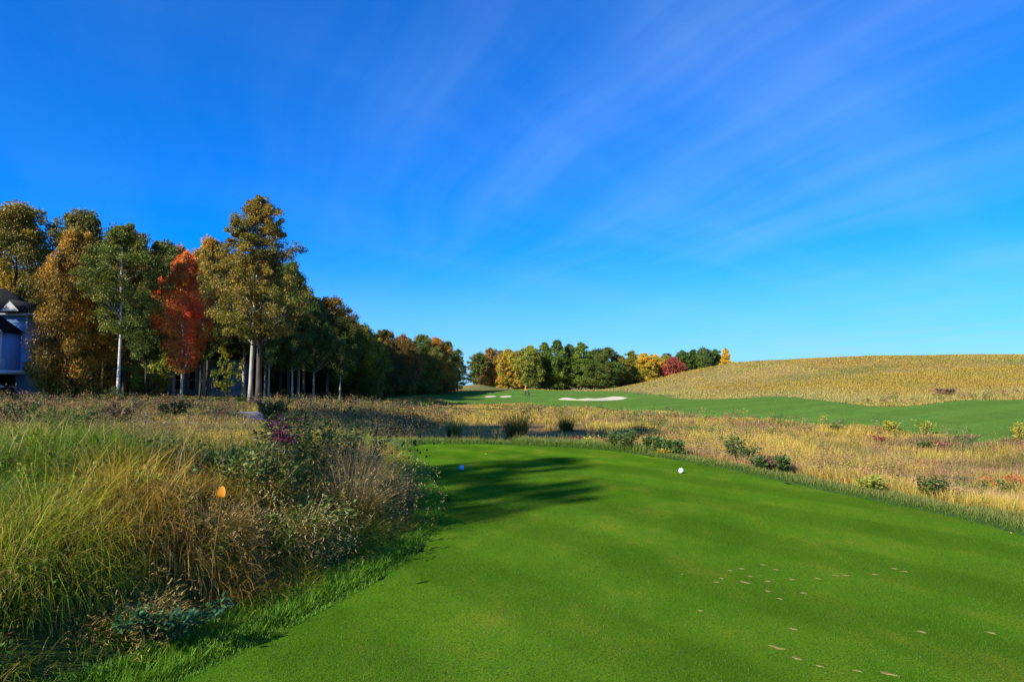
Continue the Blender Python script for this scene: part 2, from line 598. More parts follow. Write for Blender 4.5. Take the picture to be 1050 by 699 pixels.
class MB:
    def __init__(s):
        s.v, s.q, s.t, s.c, s.n = [], [], [], [], 0

    def add(s, V, Q=None, T=None, C=None):
        V = np.asarray(V, float).reshape(-1, 3)
        if Q is not None and len(Q):
            s.q.append(np.asarray(Q, int) + s.n)
        if T is not None and len(T):
            s.t.append(np.asarray(T, int) + s.n)
        s.v.append(V)
        if C is None:
            C = (.5, .5, .5)
        s.c.append(np.broadcast_to(np.asarray(C, float), (len(V), 3)))
        s.n += len(V)

    def box(s, lo, hi, C=None):
        x0, y0, z0 = lo
        x1, y1, z1 = hi
        V = [(x0, y0, z0), (x1, y0, z0), (x1, y1, z0), (x0, y1, z0), (x0, y0, z1), (x1, y0, z1), (x1, y1, z1), (x0, y1, z1)]
        s.add(V, [(0, 3, 2, 1), (4, 5, 6, 7), (0, 1, 5, 4), (1, 2, 6, 5), (2, 3, 7, 6), (3, 0, 4, 7)], None, C)

    def tube(s, P, rad, k=6, C=None, cap=True):
        P = np.asarray(P, float)
        rad = np.broadcast_to(np.asarray(rad, float), (len(P),))
        n = len(P)
        T = np.gradient(P, axis=0)
        T /= np.linalg.norm(T, axis=1)[:, None] + 1e-9
        up = np.array([0, 0, 1.0]) if abs(T[0, 2]) < .9 else np.array([1.0, 0, 0])
        U = np.cross(T, up)
        U /= np.linalg.norm(U, axis=1)[:, None] + 1e-9
        Wv = np.cross(T, U)
        a = np.arange(k) / k * 2 * math.pi
        V = P[:, None, :] + rad[:, None, None] * (np.cos(a)[None, :, None] * U[:, None, :] + np.sin(a)[None, :, None] * Wv[:, None, :])
        i = np.arange(n - 1)[:, None] * k
        j = np.arange(k)[None, :]
        jn = (j + 1) % k
        Q = np.stack([i + j, i + jn, i + k + jn, i + k + j], -1).reshape(-1, 4)
        Tt = []
        V = V.reshape(-1, 3)
        if cap:
            V = np.vstack([V, P[0], P[-1]])
            for j in range(k):
                Tt.append((n * k, (j + 1) % k, j))
                Tt.append((n * k + 1, (n - 1) * k + j, (n - 1) * k + (j + 1) % k))
        s.add(V, Q, Tt, C)

    def ball(s, c, r, seg=16, ring=10, C=None):
        r = np.broadcast_to(np.asarray(r, float), (3,))
        th = np.linspace(0, math.pi, ring + 1)
        ph = np.arange(seg) / seg * 2 * math.pi
        V = np.stack([np.sin(th)[:, None] * np.cos(ph), np.sin(th)[:, None] * np.sin(ph), np.cos(th)[:, None] * np.ones(seg)], -1)
        V = V * r + np.asarray(c)
        i = np.arange(ring)[:, None] * seg
        j = np.arange(seg)[None, :]
        jn = (j + 1) % seg
        Q = np.stack([i + j, i + seg + j, i + seg + jn, i + jn], -1).reshape(-1, 4)
        s.add(V, Q, None, C)

    def mesh(s, name, smooth=False, col=False):
        F = []
        if s.q:
            F.append(np.vstack(s.q))
        if s.t:
            F.append(np.vstack(s.t))
        return raw_mesh(name, np.vstack(s.v), F, np.vstack(s.c) if col else None, smooth)

    def build(s, name, mat, parent=None, smooth=False, col=False, loc=None):
        return obj(name, s.mesh(name, smooth, col), mat, parent, loc)


def blades(base, az, h, w, lean, curl, c0, c1, segs=3, twist=None):
    """curved tapering grass blades, all at once -> V, Q, C"""
    n = len(base)
    h = np.broadcast_to(h, (n,))
    w = np.broadcast_to(w, (n,))
    lean = np.broadcast_to(lean, (n,))
    curl = np.broadcast_to(curl, (n,))
    c0 = np.broadcast_to(c0, (n, 3))
    c1 = np.broadcast_to(c1, (n, 3))
    d = np.stack([np.cos(az), np.sin(az), np.zeros(n)], 1)
    tw = az + math.pi / 2 + (twist if twist is not None else rng.uniform(-.9, .9, n))
    sd = np.stack([np.cos(tw), np.sin(tw), np.zeros(n)], 1)
    P = np.array(base, float)
    V = np.zeros((n, (segs + 1) * 2, 3), np.float32)
    C = np.zeros((n, (segs + 1) * 2, 3), np.float32)
    for k in range(segs + 1):
        t = k / segs
        ww = w * (1 - t ** 1.6) * .5 + w * .03
        V[:, 2 * k] = P - sd * ww[:, None]
        V[:, 2 * k + 1] = P + sd * ww[:, None]
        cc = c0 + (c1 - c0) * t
        C[:, 2 * k] = cc
        C[:, 2 * k + 1] = cc
        ang = lean + curl * (t + .5 / segs)
        P = P + (h / segs)[:, None] * (d * np.sin(ang)[:, None] + np.array([0, 0, 1.0]) * np.cos(ang)[:, None])
    b = (np.arange(n) * (segs + 1) * 2)[:, None, None]
    k = (np.arange(segs) * 2)[None, :, None]
    Q = b + k + np.array([0, 1, 3, 2])[None, None, :]
    return V.reshape(-1, 3), Q.reshape(-1, 4), C.reshape(-1, 3), P


def leaves(P, D, L, Wd, C, fold=.25):
    """pointed leaves: two triangles folded on the midrib"""
    n = len(P)
    D = D / (np.linalg.norm(D, axis=1)[:, None] + 1e-9)
    r = rng.normal(size=(n, 3))
    S = np.cross(D, r)
    S /= np.linalg.norm(S, axis=1)[:, None] + 1e-9
    U = np.cross(S, D)
    L = np.broadcast_to(L, (n,))[:, None]
    Wd = np.broadcast_to(Wd, (n,))[:, None]
    V = np.stack([P, P + D * L * .45 + S * Wd * .5 + U * Wd * fold, P + D * L, P + D * L * .45 - S * Wd * .5 + U * Wd * fold], 1)
    i = np.arange(n)[:, None] * 4
    T = np.concatenate([i + np.array([[0, 1, 2]]), i + np.array([[0, 2, 3]])])
    Cc = np.repeat(np.broadcast_to(C, (n, 3)), 4, 0)
    return V.reshape(-1, 3), T, Cc


def rand_dir(n, up=0.0):
    v = rng.normal(size=(n, 3))
    v[:, 2] += up
    return v / np.linalg.norm(v, axis=1)[:, None]


# ------------------------------------------------------------------ ground sheets
FAIR = smooth_poly([(x, y) for x, y in [hit(px, py) for px, py, _ in front]] + [(-26, 98), (-24, 106)] +
                   [tuple(at(px, py, d)[:2]) for px, py, d in back[::-1]] + [(54, 55), (70, 50), (66, 30), (40, 24)], 4)
LAWN = smooth_poly([(-40, 56), (-20, 52), (-12, 62), (-14, 84), (-30, 78), (-44, 74)], 4)
_pth = [(-30, 33), (-19, 30.5), (-14, 28.6), (-11.2, 28.3), (-10.4, 30.5), (-12, 35), (-16, 42)]
_pw = 1.25


def ribbon(pts, w):
    P = np.array(pts, float)
    t = np.linspace(0, len(P) - 1, (len(P) - 1) * 6 + 1)
    i = np.clip(t.astype(int), 0, len(P) - 2)
    P = P[i] * (1 - (t - i))[:, None] + P[i + 1] * (t - i)[:, None]
    for _ in range(4):
        P[1:-1] = (P[:-2] + P[1:-1] * 2 + P[2:]) / 4
    T = np.gradient(P, axis=0)
    T /= np.linalg.norm(T, axis=1)[:, None]
    Nn = np.stack([-T[:, 1], T[:, 0]], 1)
    return np.vstack([P + Nn * w, (P - Nn * w)[::-1]])


PATH = ribbon(_pth, _pw)


def px_poly(pts):
    return np.array([hit(x, y) for x, y in pts])


BUNK = [px_poly([(572.5, 409.8), (577, 408.2), (581, 407.9), (586, 408.8), (592, 409.9), (597, 409.2), (602, 408.6), (610, 409), (618, 408.5), (624, 407.6), (629, 406.8),
                 (636, 407.2), (643.5, 408.3), (640, 409.6), (632, 410.6), (618, 411), (600, 410.9), (590, 410.5), (580, 410.4)]),
        px_poly([(497, 406.9), (500, 406.2), (506, 406.1), (509, 406.6), (508, 407.3), (500, 407.4)]),
        px_poly([(512.5, 406.8), (516, 406.1), (522, 406), (525, 406.6), (523.5, 407.3), (515, 407.4)])]


def sheet(name, poly, lift, step, mat, skirt=.3, cat=None):
    poly = np.asarray(poly)
    L = np.hypot(*(np.roll(poly, -1, 0) - poly).T)
    B = []
    for i in range(len(poly)):
        k = max(1, int(L[i] / step))
        for j in range(k):
            B.append(poly[i] + (poly[(i + 1) % len(poly)] - poly[i]) * j / k)
    B = np.array(B)
    nb = len(B)
    lo, hi = poly.min(0), poly.max(0)
    gx, gy = np.meshgrid(np.arange(lo[0], hi[0], step), np.arange(lo[1], hi[1], step))
    gx = gx.ravel()
    gy = gy.ravel()
    k = sdist(poly, gx, gy) < -step * .5
    pts = np.vstack([B, np.stack([gx[k], gy[k]], 1)])
    vs, _, fs, _, _, _ = delaunay_2d_cdt([Vector(p) for p in pts], [], [list(range(nb))], 1, 1e-5)
    V2 = np.array([tuple(v) for v in vs])
    z = H(V2[:, 0], V2[:, 1]) + lift
    V = np.column_stack([V2, z])
    F = np.array([f[:] for f in fs])
    # skirt
    zb = H(B[:, 0], B[:, 1]) + lift
    top = np.column_stack([B, zb])
    bot = top - np.array([0, 0, skirt])
    i = np.arange(nb)
    n0 = len(V)
    Q = np.stack([n0 + i, n0 + nb + i, n0 + nb + (i + 1) % nb, n0 + (i + 1) % nb], 1)
    me = raw_mesh(name, np.vstack([V, top, bot]), [F, Q], None, True)
    o = obj(name, me, mat)
    o['kind'] = 'structure'
    return o


# the terrain sheet, fine near the tee and coarse far away
def axis(n, lim, near):
    t = np.linspace(-1, 1, n)
    k = math.asinh(lim / near)
    return np.sinh(t * k) * near


gx = axis(420, 3000, 6)
gy = axis(460, 3000, 6) + 12
X, Y = np.meshgrid(gx, gy)
Z = H(X, Y)
Xf, Yf = X.ravel(), Y.ravel()
sd_tee = sdist(TEE, Xf, Yf)
sd_fair = sdist(FAIR, Xf, Yf)
sd_lawn = sdist(LAWN, Xf, Yf)
sd_path = sdist(PATH, Xf, Yf)
sd_b = np.minimum.reduce([sdist(b, Xf, Yf) for b in BUNK])
Zf = Z.ravel().copy()
Zf -= .2 * sstep(-sd_tee, .1, .6)
Zf -= .35 * sstep(-sd_fair, .8, 4)
Zf -= .2 * sstep(-sd_lawn, .5, 2)
Zf -= .15 * sstep(-sd_path, .15, .8)


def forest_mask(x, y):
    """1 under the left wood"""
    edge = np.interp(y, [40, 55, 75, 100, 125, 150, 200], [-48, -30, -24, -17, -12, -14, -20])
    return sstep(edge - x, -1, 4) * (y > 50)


straw = np.array([.22, .17, .07])
ocre = np.array([.26, .19, .06])
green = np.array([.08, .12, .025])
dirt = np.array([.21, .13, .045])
ffloor = np.array([.06, .045, .025])
c = straw * (1 - vn(Xf, Yf, 6, 3)[:, None]) + ocre * vn(Xf, Yf, 6, 3)[:, None]
g = sstep(vn(Xf, Yf, 9, 8), .5, .75)[:, None]
c = c * (1 - g * .6) + green * g * .6
hollow = (sstep(Yf, 19.5, 21) * (1 - sstep(Yf, 41, 47)) * sstep(Xf, -6, -1) * (1 - sstep(Xf, 5, 9)))[:, None]
c = c * (1 - hollow) + dirt * hollow
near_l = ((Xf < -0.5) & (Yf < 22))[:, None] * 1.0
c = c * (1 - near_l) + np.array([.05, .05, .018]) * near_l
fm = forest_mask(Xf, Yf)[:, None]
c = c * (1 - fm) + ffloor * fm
ft = (1 - sstep(np.minimum(sd_tee, 9), .4, 1.2))[:, None]
c = c * (1 - ft) + np.array([.05, .1, .015]) * ft
ff = (1 - sstep(sd_fair, .5, 2.5))[:, None]
c = c * (1 - ff) + np.array([.06, .11, .025]) * ff
i, j = np.meshgrid(np.arange(len(gy) - 1), np.arange(len(gx) - 1), indexing='ij')
q = (i * len(gx) + j).ravel()
Q = np.stack([q, q + 1, q + len(gx) + 1, q + len(gx)], 1)
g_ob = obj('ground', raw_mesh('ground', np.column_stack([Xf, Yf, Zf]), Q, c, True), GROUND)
g_ob['kind'] = 'structure'

tag(sheet('tee_ground', TEE, 0.0, .25, TEE_M, .12), kind='structure')
fair_o = sheet('fairway_ground', FAIR, .03, 1.2, FAIR_M, .4)
sheet('lawn_ground', LAWN, .02, 1.5, LAWN_M)
sheet('asphalt_path', PATH, .02, .5, PATH_M, .2)
for k, b in enumerate(BUNK):
    sheet('bunker_sand' if k == 0 else 'bunker_sand', b, .07, .5, SAND_M, .1)

# ------------------------------------------------------------------ mown and long grass (uncountable)


def in_view(x, y, m=1.12, pad=1.5):
    return (np.abs(x) < y * .75 * m + pad)


def grass_object(name, parts, label, cat='grass'):
    V, Qs, C, n = [], [], [], 0
    for v, q, cc in parts:
        V.append(v)
        Qs.append(q + n)
        C.append(cc)
        n += len(v)
    o = obj(name, raw_mesh(name, np.vstack(V), np.vstack(Qs), np.vstack(C)), GRASS)
    return tag(o, label, cat, None, 'stuff')


def jit(c, n, amt=.2):
    c = np.broadcast_to(np.asarray(c, float), (n, 3))
    return c * (1 + rng.uniform(-amt, amt, (n, 1))) * (1 + rng.uniform(-amt * .35, amt * .35, (n, 3)))


def palette(cols, f):
    """f 0..1 -> interpolate through a list of colours"""
    cols = np.array(cols, float)
    x = np.clip(f, 0, 1) * (len(cols) - 1)
    i = np.minimum(x.astype(int), len(cols) - 2)
    return cols[i] * (1 - (x - i))[:, None] + cols[i + 1] * (x - i)[:, None]


def tufts(px, py, nb, h, w, lean, curl, c0, c1, segs, spread, az_bias=None, bias=0.0, zoff=-.02, dead=0.0, ajit=.5):
    """nb blades at each tuft"""
    n = len(px)
    r = np.repeat(np.arange(n), nb)
    k = len(r)
    a = rng.uniform(0, 2 * math.pi, k)
    rr = rng.uniform(0, 1, k) ** .7 * (np.broadcast_to(spread, (n,))[r])
    bx = px[r] + np.cos(a) * rr
    by = py[r] + np.sin(a) * rr
    z = H(px, py)[r] + zoff
    az = a + rng.normal(0, ajit, k)
    if az_bias is not None:
        ab = np.broadcast_to(az_bias, (n,))[r]
        bb = np.broadcast_to(bias, (n,))[r]
        vx = np.cos(az) * (1 - bb) + np.cos(ab) * bb
        vy = np.sin(az) * (1 - bb) + np.sin(ab) * bb
        az = np.arctan2(vy, vx)
    hh = np.broadcast_to(h, (n,))[r] * rng.uniform(.55, 1.15, k)
    ww = np.broadcast_to(w, (n,))[r] * rng.uniform(.6, 1.4, k)
    ll = np.abs(rng.normal(0, 1, k)) * np.broadcast_to(lean, (n,))[r]
    cu = np.broadcast_to(curl, (n,))[r] * rng.uniform(.2, 1.6, k)
    C0 = jit(np.broadcast_to(c0, (n, 3))[r], k, .25)
    C1 = jit(np.broadcast_to(c1, (n, 3))[r], k, .3)
    if dead:
        dm = rng.uniform(size=k) < dead
        C1[dm] = jit((.50, .36, .14), int(dm.sum()), .3)
        C0[dm] = C1[dm] * .7
        dg_ = rng.uniform(size=k) < .22
        C1[dg_] *= .5
    v, q, cc, tip = blades(np.stack([bx, by, z], 1), az, hh, ww, ll, cu, C0, C1, segs)
    return (v, q, cc), tip


# --- tee: short mown blades where single blades can be told apart
pts = []
for lo, hi, dens in [(2.6, 4.5, 9000), (4.5, 6.5, 5000), (6.5, 9.5, 2600), (9.5, 14, 1100)]:
    a = (hi - lo) * hi * 1.7
    n = int(a * dens)
    y = rng.uniform(lo, hi, n)
    x = rng.uniform(-.85, .85, n) * hi
    k = in_view(x, y, 1.05, .3)
    x, y = x[k], y[k]
    k = (sdist(TEE, x, y) < 0)
    x, y = x[k], y[k]
    n = len(x)
    sz = (.35 + hi / 9)
    f = vn(x, y, .6, 2) * .6 + rng.uniform(0, .4, n)
    dry = sstep(vn(x, y, 1.3, 21), .45, .75) * sstep(vn(x, y, .12, 22, 2), .35, .7)
    base = palette([(.028, .085, .003), (.058, .138, .006), (.12, .195, .011)], f)
    base = base * (1 - dry[:, None] * .7) + np.array([.15, .18, .03]) * dry[:, None] * .7
    v, q, cc, _ = blades(np.stack([x, y, np.full(n, -.002)], 1), rng.uniform(0, 6.28, n), rng.uniform(.008, .016, n), (.0022 * sz * 1.2 + .001) * 1.3,
                         rng.uniform(.1, .9, n), .3, jit(base * .7, n, .35), jit(base, n, .4), 1)
    pts.append((v, q, cc))
grass_object('mown_grass', pts, 'short mown green grass blades covering the near part of the tee')

# --- fringe: longer bright green grass round the tee
pts = []
n = 520000
x = rng.uniform(-6, 8.5, n)
y = rng.uniform(1.5, 21.5, n)
x = np.append(x, rng.uniform(-3.4, -.4, 260000))
y = np.append(y, rng.uniform(1.6, 12, 260000))
k = in_view(x, y)
x, y = x[k], y[k]
sd = sdist(TEE, x, y)
left = (x < 0) & (y < 17)
wid = np.where(left, .38 + .10 * vn(x, y, .8, 4), np.where(y > 17, 1.8, 1.0))
wid = wid * np.where(left, .75 + .35 * vn(x, y, .45, 14), .45 + 1.0 * vn(x, y, .45, 14))
k = (sd > -.03) & (sd < wid) & (rng.uniform(size=len(x)) < np.clip(9 / y, .25, 1))
x, y, sd, wid, left = x[k], y[k], sd[k], wid[k], left[k]
n = len(x)
hh = (.05 + .10 * sstep(sd / wid, 0, .35)) * rng.uniform(.6, 1.25, n) * np.where(left, .72, np.where(y > 17, 1.4, .6))
f = vn(x, y, .5, 9) * .6 + rng.uniform(0, .45, n)
bc = palette([(.05, .17, .006), (.11, .27, .010), (.20, .36, .02)], f)
dryf = ((~left) * sstep(sd / wid, .0, .6) * (.35 + .65 * rng.uniform(size=n)) * (.45 + .55 * vn(x, y, .7, 19)))[:, None]
bc = bc * np.where(left, 1, .62)[:, None]
bc = bc * (1 - dryf) + np.array([.34, .30, .10]) * dryf
v, q, cc, _ = blades(np.stack([x, y, H(x, y) - .01], 1), rng.uniform(0, 6.28, n), hh, .004 + y * .00045, rng.uniform(.05, .6, n), rng.uniform(.2, 1.1, n),
                     jit(bc * .6, n), jit(bc, n, .25), 2)
pts.append((v, q, cc))
grass_object('fringe_grass', pts, 'longer bright green fringe of grass round the edge of the mown tee')

# --- mound: knee-high arching tufts
pts = []


def mound_mask(x, y):
    sd = sdist(TEE, x, y)
    off = .30 + .14 * vn(x, y, .7, 4)
    m = (sd > off) & (x < 0) & (y < 17.5) & (x > -15)
    return m & (sdist(PATH, x, y) > .3), sd


n = 12000
y = 1.6 + (17 - 1.6) * rng.uniform(0, 1, n) ** 1.25
x = -rng.uniform(.8, 15, n)
k = in_view(x, y, 1.12, 1.8)
x, y = x[k], y[k]
mk, sd = mound_mask(x, y)
x, y, sd = x[mk], y[mk], sd[mk]
n = len(x)
print('mound tufts', n)
tone = np.clip(vn(x, y, 1.5, 31) * .75 + rng.uniform(0, .45, n) - .08, 0, 1)
gold = sstep(vn(x, y, 1.3, 57, 2), .42, .66)
tipc = palette([(.06, .16, .010), (.16, .30, .012), (.42, .42, .02), (.68, .48, .03), (.56, .30, .05)], np.clip(tone * .6 + gold * .6 - .02, 0, 1))
basec = palette([(.035, .075, .008), (.07, .12, .012), (.16, .15, .02)], tone)
lump = vn(x, y, .75, 12, 2)
kk = rng.uniform(size=n) < .16 + 1.4 * sstep(lump, .34, .62)
x, y, sd, tone, gold, tipc, basec, lump = x[kk], y[kk], sd[kk], tone[kk], gold[kk], tipc[kk], basec[kk], lump[kk]
n = len(x)
hgt = (.15 + .37 * sstep(lump, .3, .75)) * (.30 + .70 * sstep(sd, .4, 1.5)) + .10
downhill = np.full(n, -.4) + (vn(x, y, .9, 77) - .5) * 7 * sstep(sd, .4, 1.6)
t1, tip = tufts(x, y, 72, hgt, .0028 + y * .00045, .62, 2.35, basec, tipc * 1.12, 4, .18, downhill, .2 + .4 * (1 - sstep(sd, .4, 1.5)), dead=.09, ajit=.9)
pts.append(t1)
# fine taller culms with feathery heads, straw coloured
n = 700
y2 = 2.4 + 13 * rng.uniform(0, 1, n)
x2 = -rng.uniform(1.2, 13, n)
k = in_view(x2, y2, 1.1, 1)
x2, y2 = x2[k], y2[k]
mk, sd2 = mound_mask(x2, y2)
k = mk & (sd2 > 1.2) & (vn(x2, y2, 1.6, 91) > .50) & (y2 < 9.5)
x2, y2 = x2[k], y2[k]
n = len(x2)
print('culm tufts', n)
sc = palette([(.30, .22, .08), (.44, .33, .15), (.36, .22, .12)], rng.uniform(size=n))
t2, tip = tufts(x2, y2, 6, rng.uniform(.42, .70, n), .0034 + y2 * .0003, .16, .45, sc * .7, sc, 4, .08, -.3, .3)
pts.append(t2)
m_ = len(tip)
for rep in range(7):
    off = np.stack([rng.normal(0, .006, m_), rng.normal(0, .006, m_), -rng.uniform(0, .13, m_)], 1)
    cc_ = jit((.42, .32, .18), m_, .25)
    v, q, cc, _ = blades(tip + off, rng.uniform(0, 6.28, m_), rng.uniform(.02, .05, m_), .006, rng.uniform(.2, .9, m_), .8, cc_ * .8, cc_, 1)
    pts.append((v, q, cc))
# low thatch between the tufts
n = 60000
y = 1.6 + 12 * rng.uniform(0, 1, n) ** 1.2
x = -rng.uniform(.8, 11, n)
k = in_view(x, y, 1.1, 1)
x, y = x[k], y[k]
mk, sd = mound_mask(x, y)
x, y = x[mk], y[mk]
n = len(x)
tc_ = palette([(.05, .10, .01), (.11, .15, .02), (.28, .23, .04), (.34, .24, .07)], vn(x, y, .8, 41) * .6 + rng.uniform(0, .4, n))
v, q, cc, _ = blades(np.stack([x, y, H(x, y)], 1), rng.uniform(0, 6.28, n), rng.uniform(.08, .26, n), .005, rng.uniform(.3, 1.2, n), rng.uniform(.2, 1.2, n), jit(tc_ * .6, n),
                     jit(tc_, n, .3), 2)
pts.append((v, q, cc))
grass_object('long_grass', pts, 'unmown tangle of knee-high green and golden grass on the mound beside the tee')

# --- fescue rough: hollow, right-hand rough and hill
pts = []


def rough_mask(x, y):
    m = (sdist(TEE, x, y) > np.where(y > 17, 1.7, 0.8 + .5 * vn(x, y, 1.2, 8))) & (sdist(FAIR, x, y) > .25) & (sdist(PATH, x, y) > .2) & (sdist(LAWN, x, y) > .3)
    m &= forest_mask(x, y) < .3
    m &= ~((x < 0) & (y < 17.5))
    for b in BUNK:
        m &= sdist(b, x, y) > .3
    return m


def rough_cols(x, y, n):
    base = palette([(.26, .18, .05), (.40, .28, .07), (.44, .34, .06), (.34, .30, .065)], vn(x, y, 5, 61) * .7 + rng.uniform(0, .35, n))
    # pink / mauve seed heads in patches, greener patches, on the near right
    pk = sstep(vn(x, y * .7, 2.6, 71, 3), .50, .68) * (x > 3) * (y < 45) * .6
    base = base * (1 - pk[:, None]) + np.array([.32, .17, .13]) * pk[:, None]
    gr = sstep(vn(x, y, 4.5, 83, 2), .58, .8) * .6
    base = base * (1 - gr[:, None]) + np.array([.12, .15, .03]) * gr[:, None]
    base = base * (.74 + .56 * vn(x, y, 1.3, 99, 2))[:, None]
    hill = sstep(y, 45, 60) * (x > 10)
    hc = palette([(.27, .22, .045), (.38, .25, .05), (.40, .29, .05), (.32, .26, .05), (.46, .36, .09)], (vn(x, y * .45, 13, 33, 4) - .5) * 1.9 + .45 + rng.uniform(-.08, .1, n))
    ft_ = (1 - sstep(sdist(FAIR, x, y), 2, 13))[:, None] * .7
    hc = hc * (1 - ft_) + np.array([.36, .34, .12]) * ft_
    return base * (1 - hill[:, None]) + hc * hill[:, None]


bands = [(6, 14, 7000, 20, 3), (14, 24, 9000, 16, 3), (24, 40, 12000, 12, 2), (40, 62, 13000, 9, 2), (62, 90, 20000, 7, 2), (90, 145, 26000, 6, 2)]
for lo, hi, cnt, nb, sg in bands:
    y = rng.uniform(lo, hi, cnt * 2)
    x = rng.uniform(-.85, .9, cnt * 2) * hi
    k = in_view(x, y, 1.1, 2)
    x, y = x[k], y[k]
    k = rough_mask(x, y)
    x, y = x[k][:cnt], y[k][:cnt]
    if len(x) == 0:
        continue
    # bare, thinly grown floor of the hollow
    bare = sstep(y, 19.5, 20.5) * (1 - sstep(y, 40, 46)) * sstep(x, -8, -4) * (1 - sstep(x, 3.5, 6.5))
    k = rng.uniform(size=len(x)) > bare * .95
    x, y = x[k], y[k]
    n = len(x)
    print('rough', lo, n)
    tc_ = rough_cols(x, y, n)
    sdt = sdist(TEE, x, y)
    h_ = (.34 + .26 * vn(x, y, 3, 44)) * (.45 + .55 * sstep(sdt, 1, 4)) * np.where(y > 60, 1.15, 1)
    h_ *= .5 + .5 * sstep(sdist(FAIR, x, y), .2, 3)
    h_ = np.where((x < 4) & (y < 80) & (y > 20), h_ * .75, h_)
    ww = np.maximum(.005, y / 700 * .55)
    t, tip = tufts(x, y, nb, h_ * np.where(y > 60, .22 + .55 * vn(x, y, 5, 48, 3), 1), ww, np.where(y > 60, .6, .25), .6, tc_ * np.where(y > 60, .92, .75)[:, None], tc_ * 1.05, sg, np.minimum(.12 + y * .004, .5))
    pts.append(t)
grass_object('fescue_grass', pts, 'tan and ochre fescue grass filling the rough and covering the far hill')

# --- low ground cover at the wood's edge and by the path
pts = []
n = 9000
y = rng.uniform(15, 62, n)
x = -rng.uniform(4, 48, n)
k = in_view(x, y, 1.08, 1) & ~((x / y > -.49) & (x / y < -.33) & (y > 22) & (y < 28.5)) & (sdist(PATH, x, y) > .35) & (sdist(LAWN, x, y) > .4) & (sdist(TEE, x, y) > 2) & ((y > 17.5) | (x < -5))
x, y = x[k], y[k]
n = len(x)
print('cover', n)
cc_ = palette([(.06, .09, .02), (.13, .13, .04), (.26, .19, .08), (.20, .11, .07), (.10, .13, .03), (.15, .09, .06)], vn(x, y, 4, 15) * .7 + rng.uniform(0, .3, n)) * .8
t, tip = tufts(x, y, 16, .28 + .30 * vn(x, y, 3, 16), np.maximum(.006, y / 700 * .5), .3, .7, cc_ * .6, cc_, 3, .25)
pts.append(t)
grass_object('meadow_grass', pts, 'dry brown and green meadow grass between the mound, the path and the wood')

# --- wild plants mixed through all the rough ground


def forbs(x, y, m_, size, lift, cols, flat_=1.0):
    n = len(x)
    rr_ = np.repeat(np.arange(n), m_)
    kk_ = len(rr_)
    sz = size * (.5 + .9 * rng.uniform(size=n))
    d_ = rand_dir(kk_, .3)
    P_ = np.column_stack([x, y, H(x, y)])[rr_] + d_ * (rng.uniform(.2, 1, kk_) * sz[rr_])[:, None] * np.array([1, 1, flat_]) + np.array([0, 0, 1]) * (sz[rr_] * lift)[:, None]
    ls = np.maximum(.018, y / 700 * .8)[rr_]
    V, T, CC = leaves(P_, d_ + rng.normal(0, .5, (kk_, 3)), ls * 2 * rng.uniform(.5, 1.2, kk_), ls * rng.uniform(.6, 1.3, kk_), jit(cols[rr_], kk_, .25), .15)
    return V, T, CC


FC = np.array([(.32, .10, .08), (.30, .20, .10), (.07, .12, .02), (.12, .17, .03), (.32, .19, .12), (.10, .06, .045), (.42, .34, .05), (.26, .13, .11)])
LC = np.array([(.06, .10, .02), (.16, .08, .05), (.10, .14, .03), (.22, .11, .07), (.07, .05, .03), (.26, .19, .08), (.05, .08, .02), (.30, .22, .06)])
VS, TS, CS, nn_ = [], [], [], 0
for zone in range(3):
    if zone == 0:
        n = 9000
        y = 6 * (60 / 6) ** rng.uniform(0, 1, n)
        x = rng.uniform(-.85, .85, n) * y + rng.uniform(0, 3, n)
        k = rough_mask(x, y) & in_view(x, y) & (vn(x, y, 3, 55, 2) > .40) & ((x > y * -.2) | (y > 18))
        k &= ~((y > 19) & (y < 44) & (x > -8) & (x < 5))
        x, y = x[k], y[k]
        cc_ = FC[(vn(x, y, 1.5, 66, 2) * 11 - 1.5 + rng.normal(0, 1.3, len(x))).clip(0, 7).astype(int)]
        V, T, C = forbs(x, y, 36, .17 + .002 * y, 1.5, cc_, 1.2)
    elif zone == 1:
        n = 3600
        y = 12 * (58 / 12) ** rng.uniform(0, 1, n)
        x = -rng.uniform(.12, .8, n) * y
        k = in_view(x, y, 1.08, 1) & (sdist(PATH, x, y) > .5) & (sdist(LAWN, x, y) > .3) & (sdist(TEE, x, y) > 2) & (vn(x, y, 4, 155, 2) > .36) & ((y > 17) | (x < -4.5))
        k &= ~((x / y > -.49) & (x / y < -.33) & (y > 16) & (y < 28.5))
        x, y = x[k], y[k]
        cc_ = LC[(vn(x, y, 2.5, 166, 2) * 11 - 1.5 + rng.normal(0, 1.6, len(x))).clip(0, 7).astype(int)]
        V, T, C = forbs(x, y, 44, .24 + .003 * y, 1.1, cc_, 1.2)
    else:
        n = 1500
        y = 2.5 + 11 * rng.uniform(0, 1, n)
        x = -rng.uniform(1.2, 11, n)
        mk, sd = mound_mask(x, y)
        k = in_view(x, y, 1.08, 1) & mk & (sd > .5) & (vn(x, y, 1.1, 255, 2) > .46)
        x, y = x[k], y[k]
        cc_ = LC[np.array([0, 2, 6, 2, 0, 7])[(rng.uniform(0, 5.99, len(x))).astype(int)]] * np.array([.9, 1.25, .8])
        V, T, C = forbs(x, y, 34, .09, 2.0, cc_, 1.0)
    print('forbs', zone, len(x))
    VS.append(V)
    TS.append(T + nn_)
    CS.append(C)
    nn_ += len(V)
o = obj('ground_cover', raw_mesh('ground_cover', np.vstack(VS), np.vstack(TS), np.vstack(CS)), PLANT)
tag(o, 'low mauve, red, brown and green wild plants mixed through the rough grass', 'wild plants', None, 'stuff')

# ------------------------------------------------------------------ trees


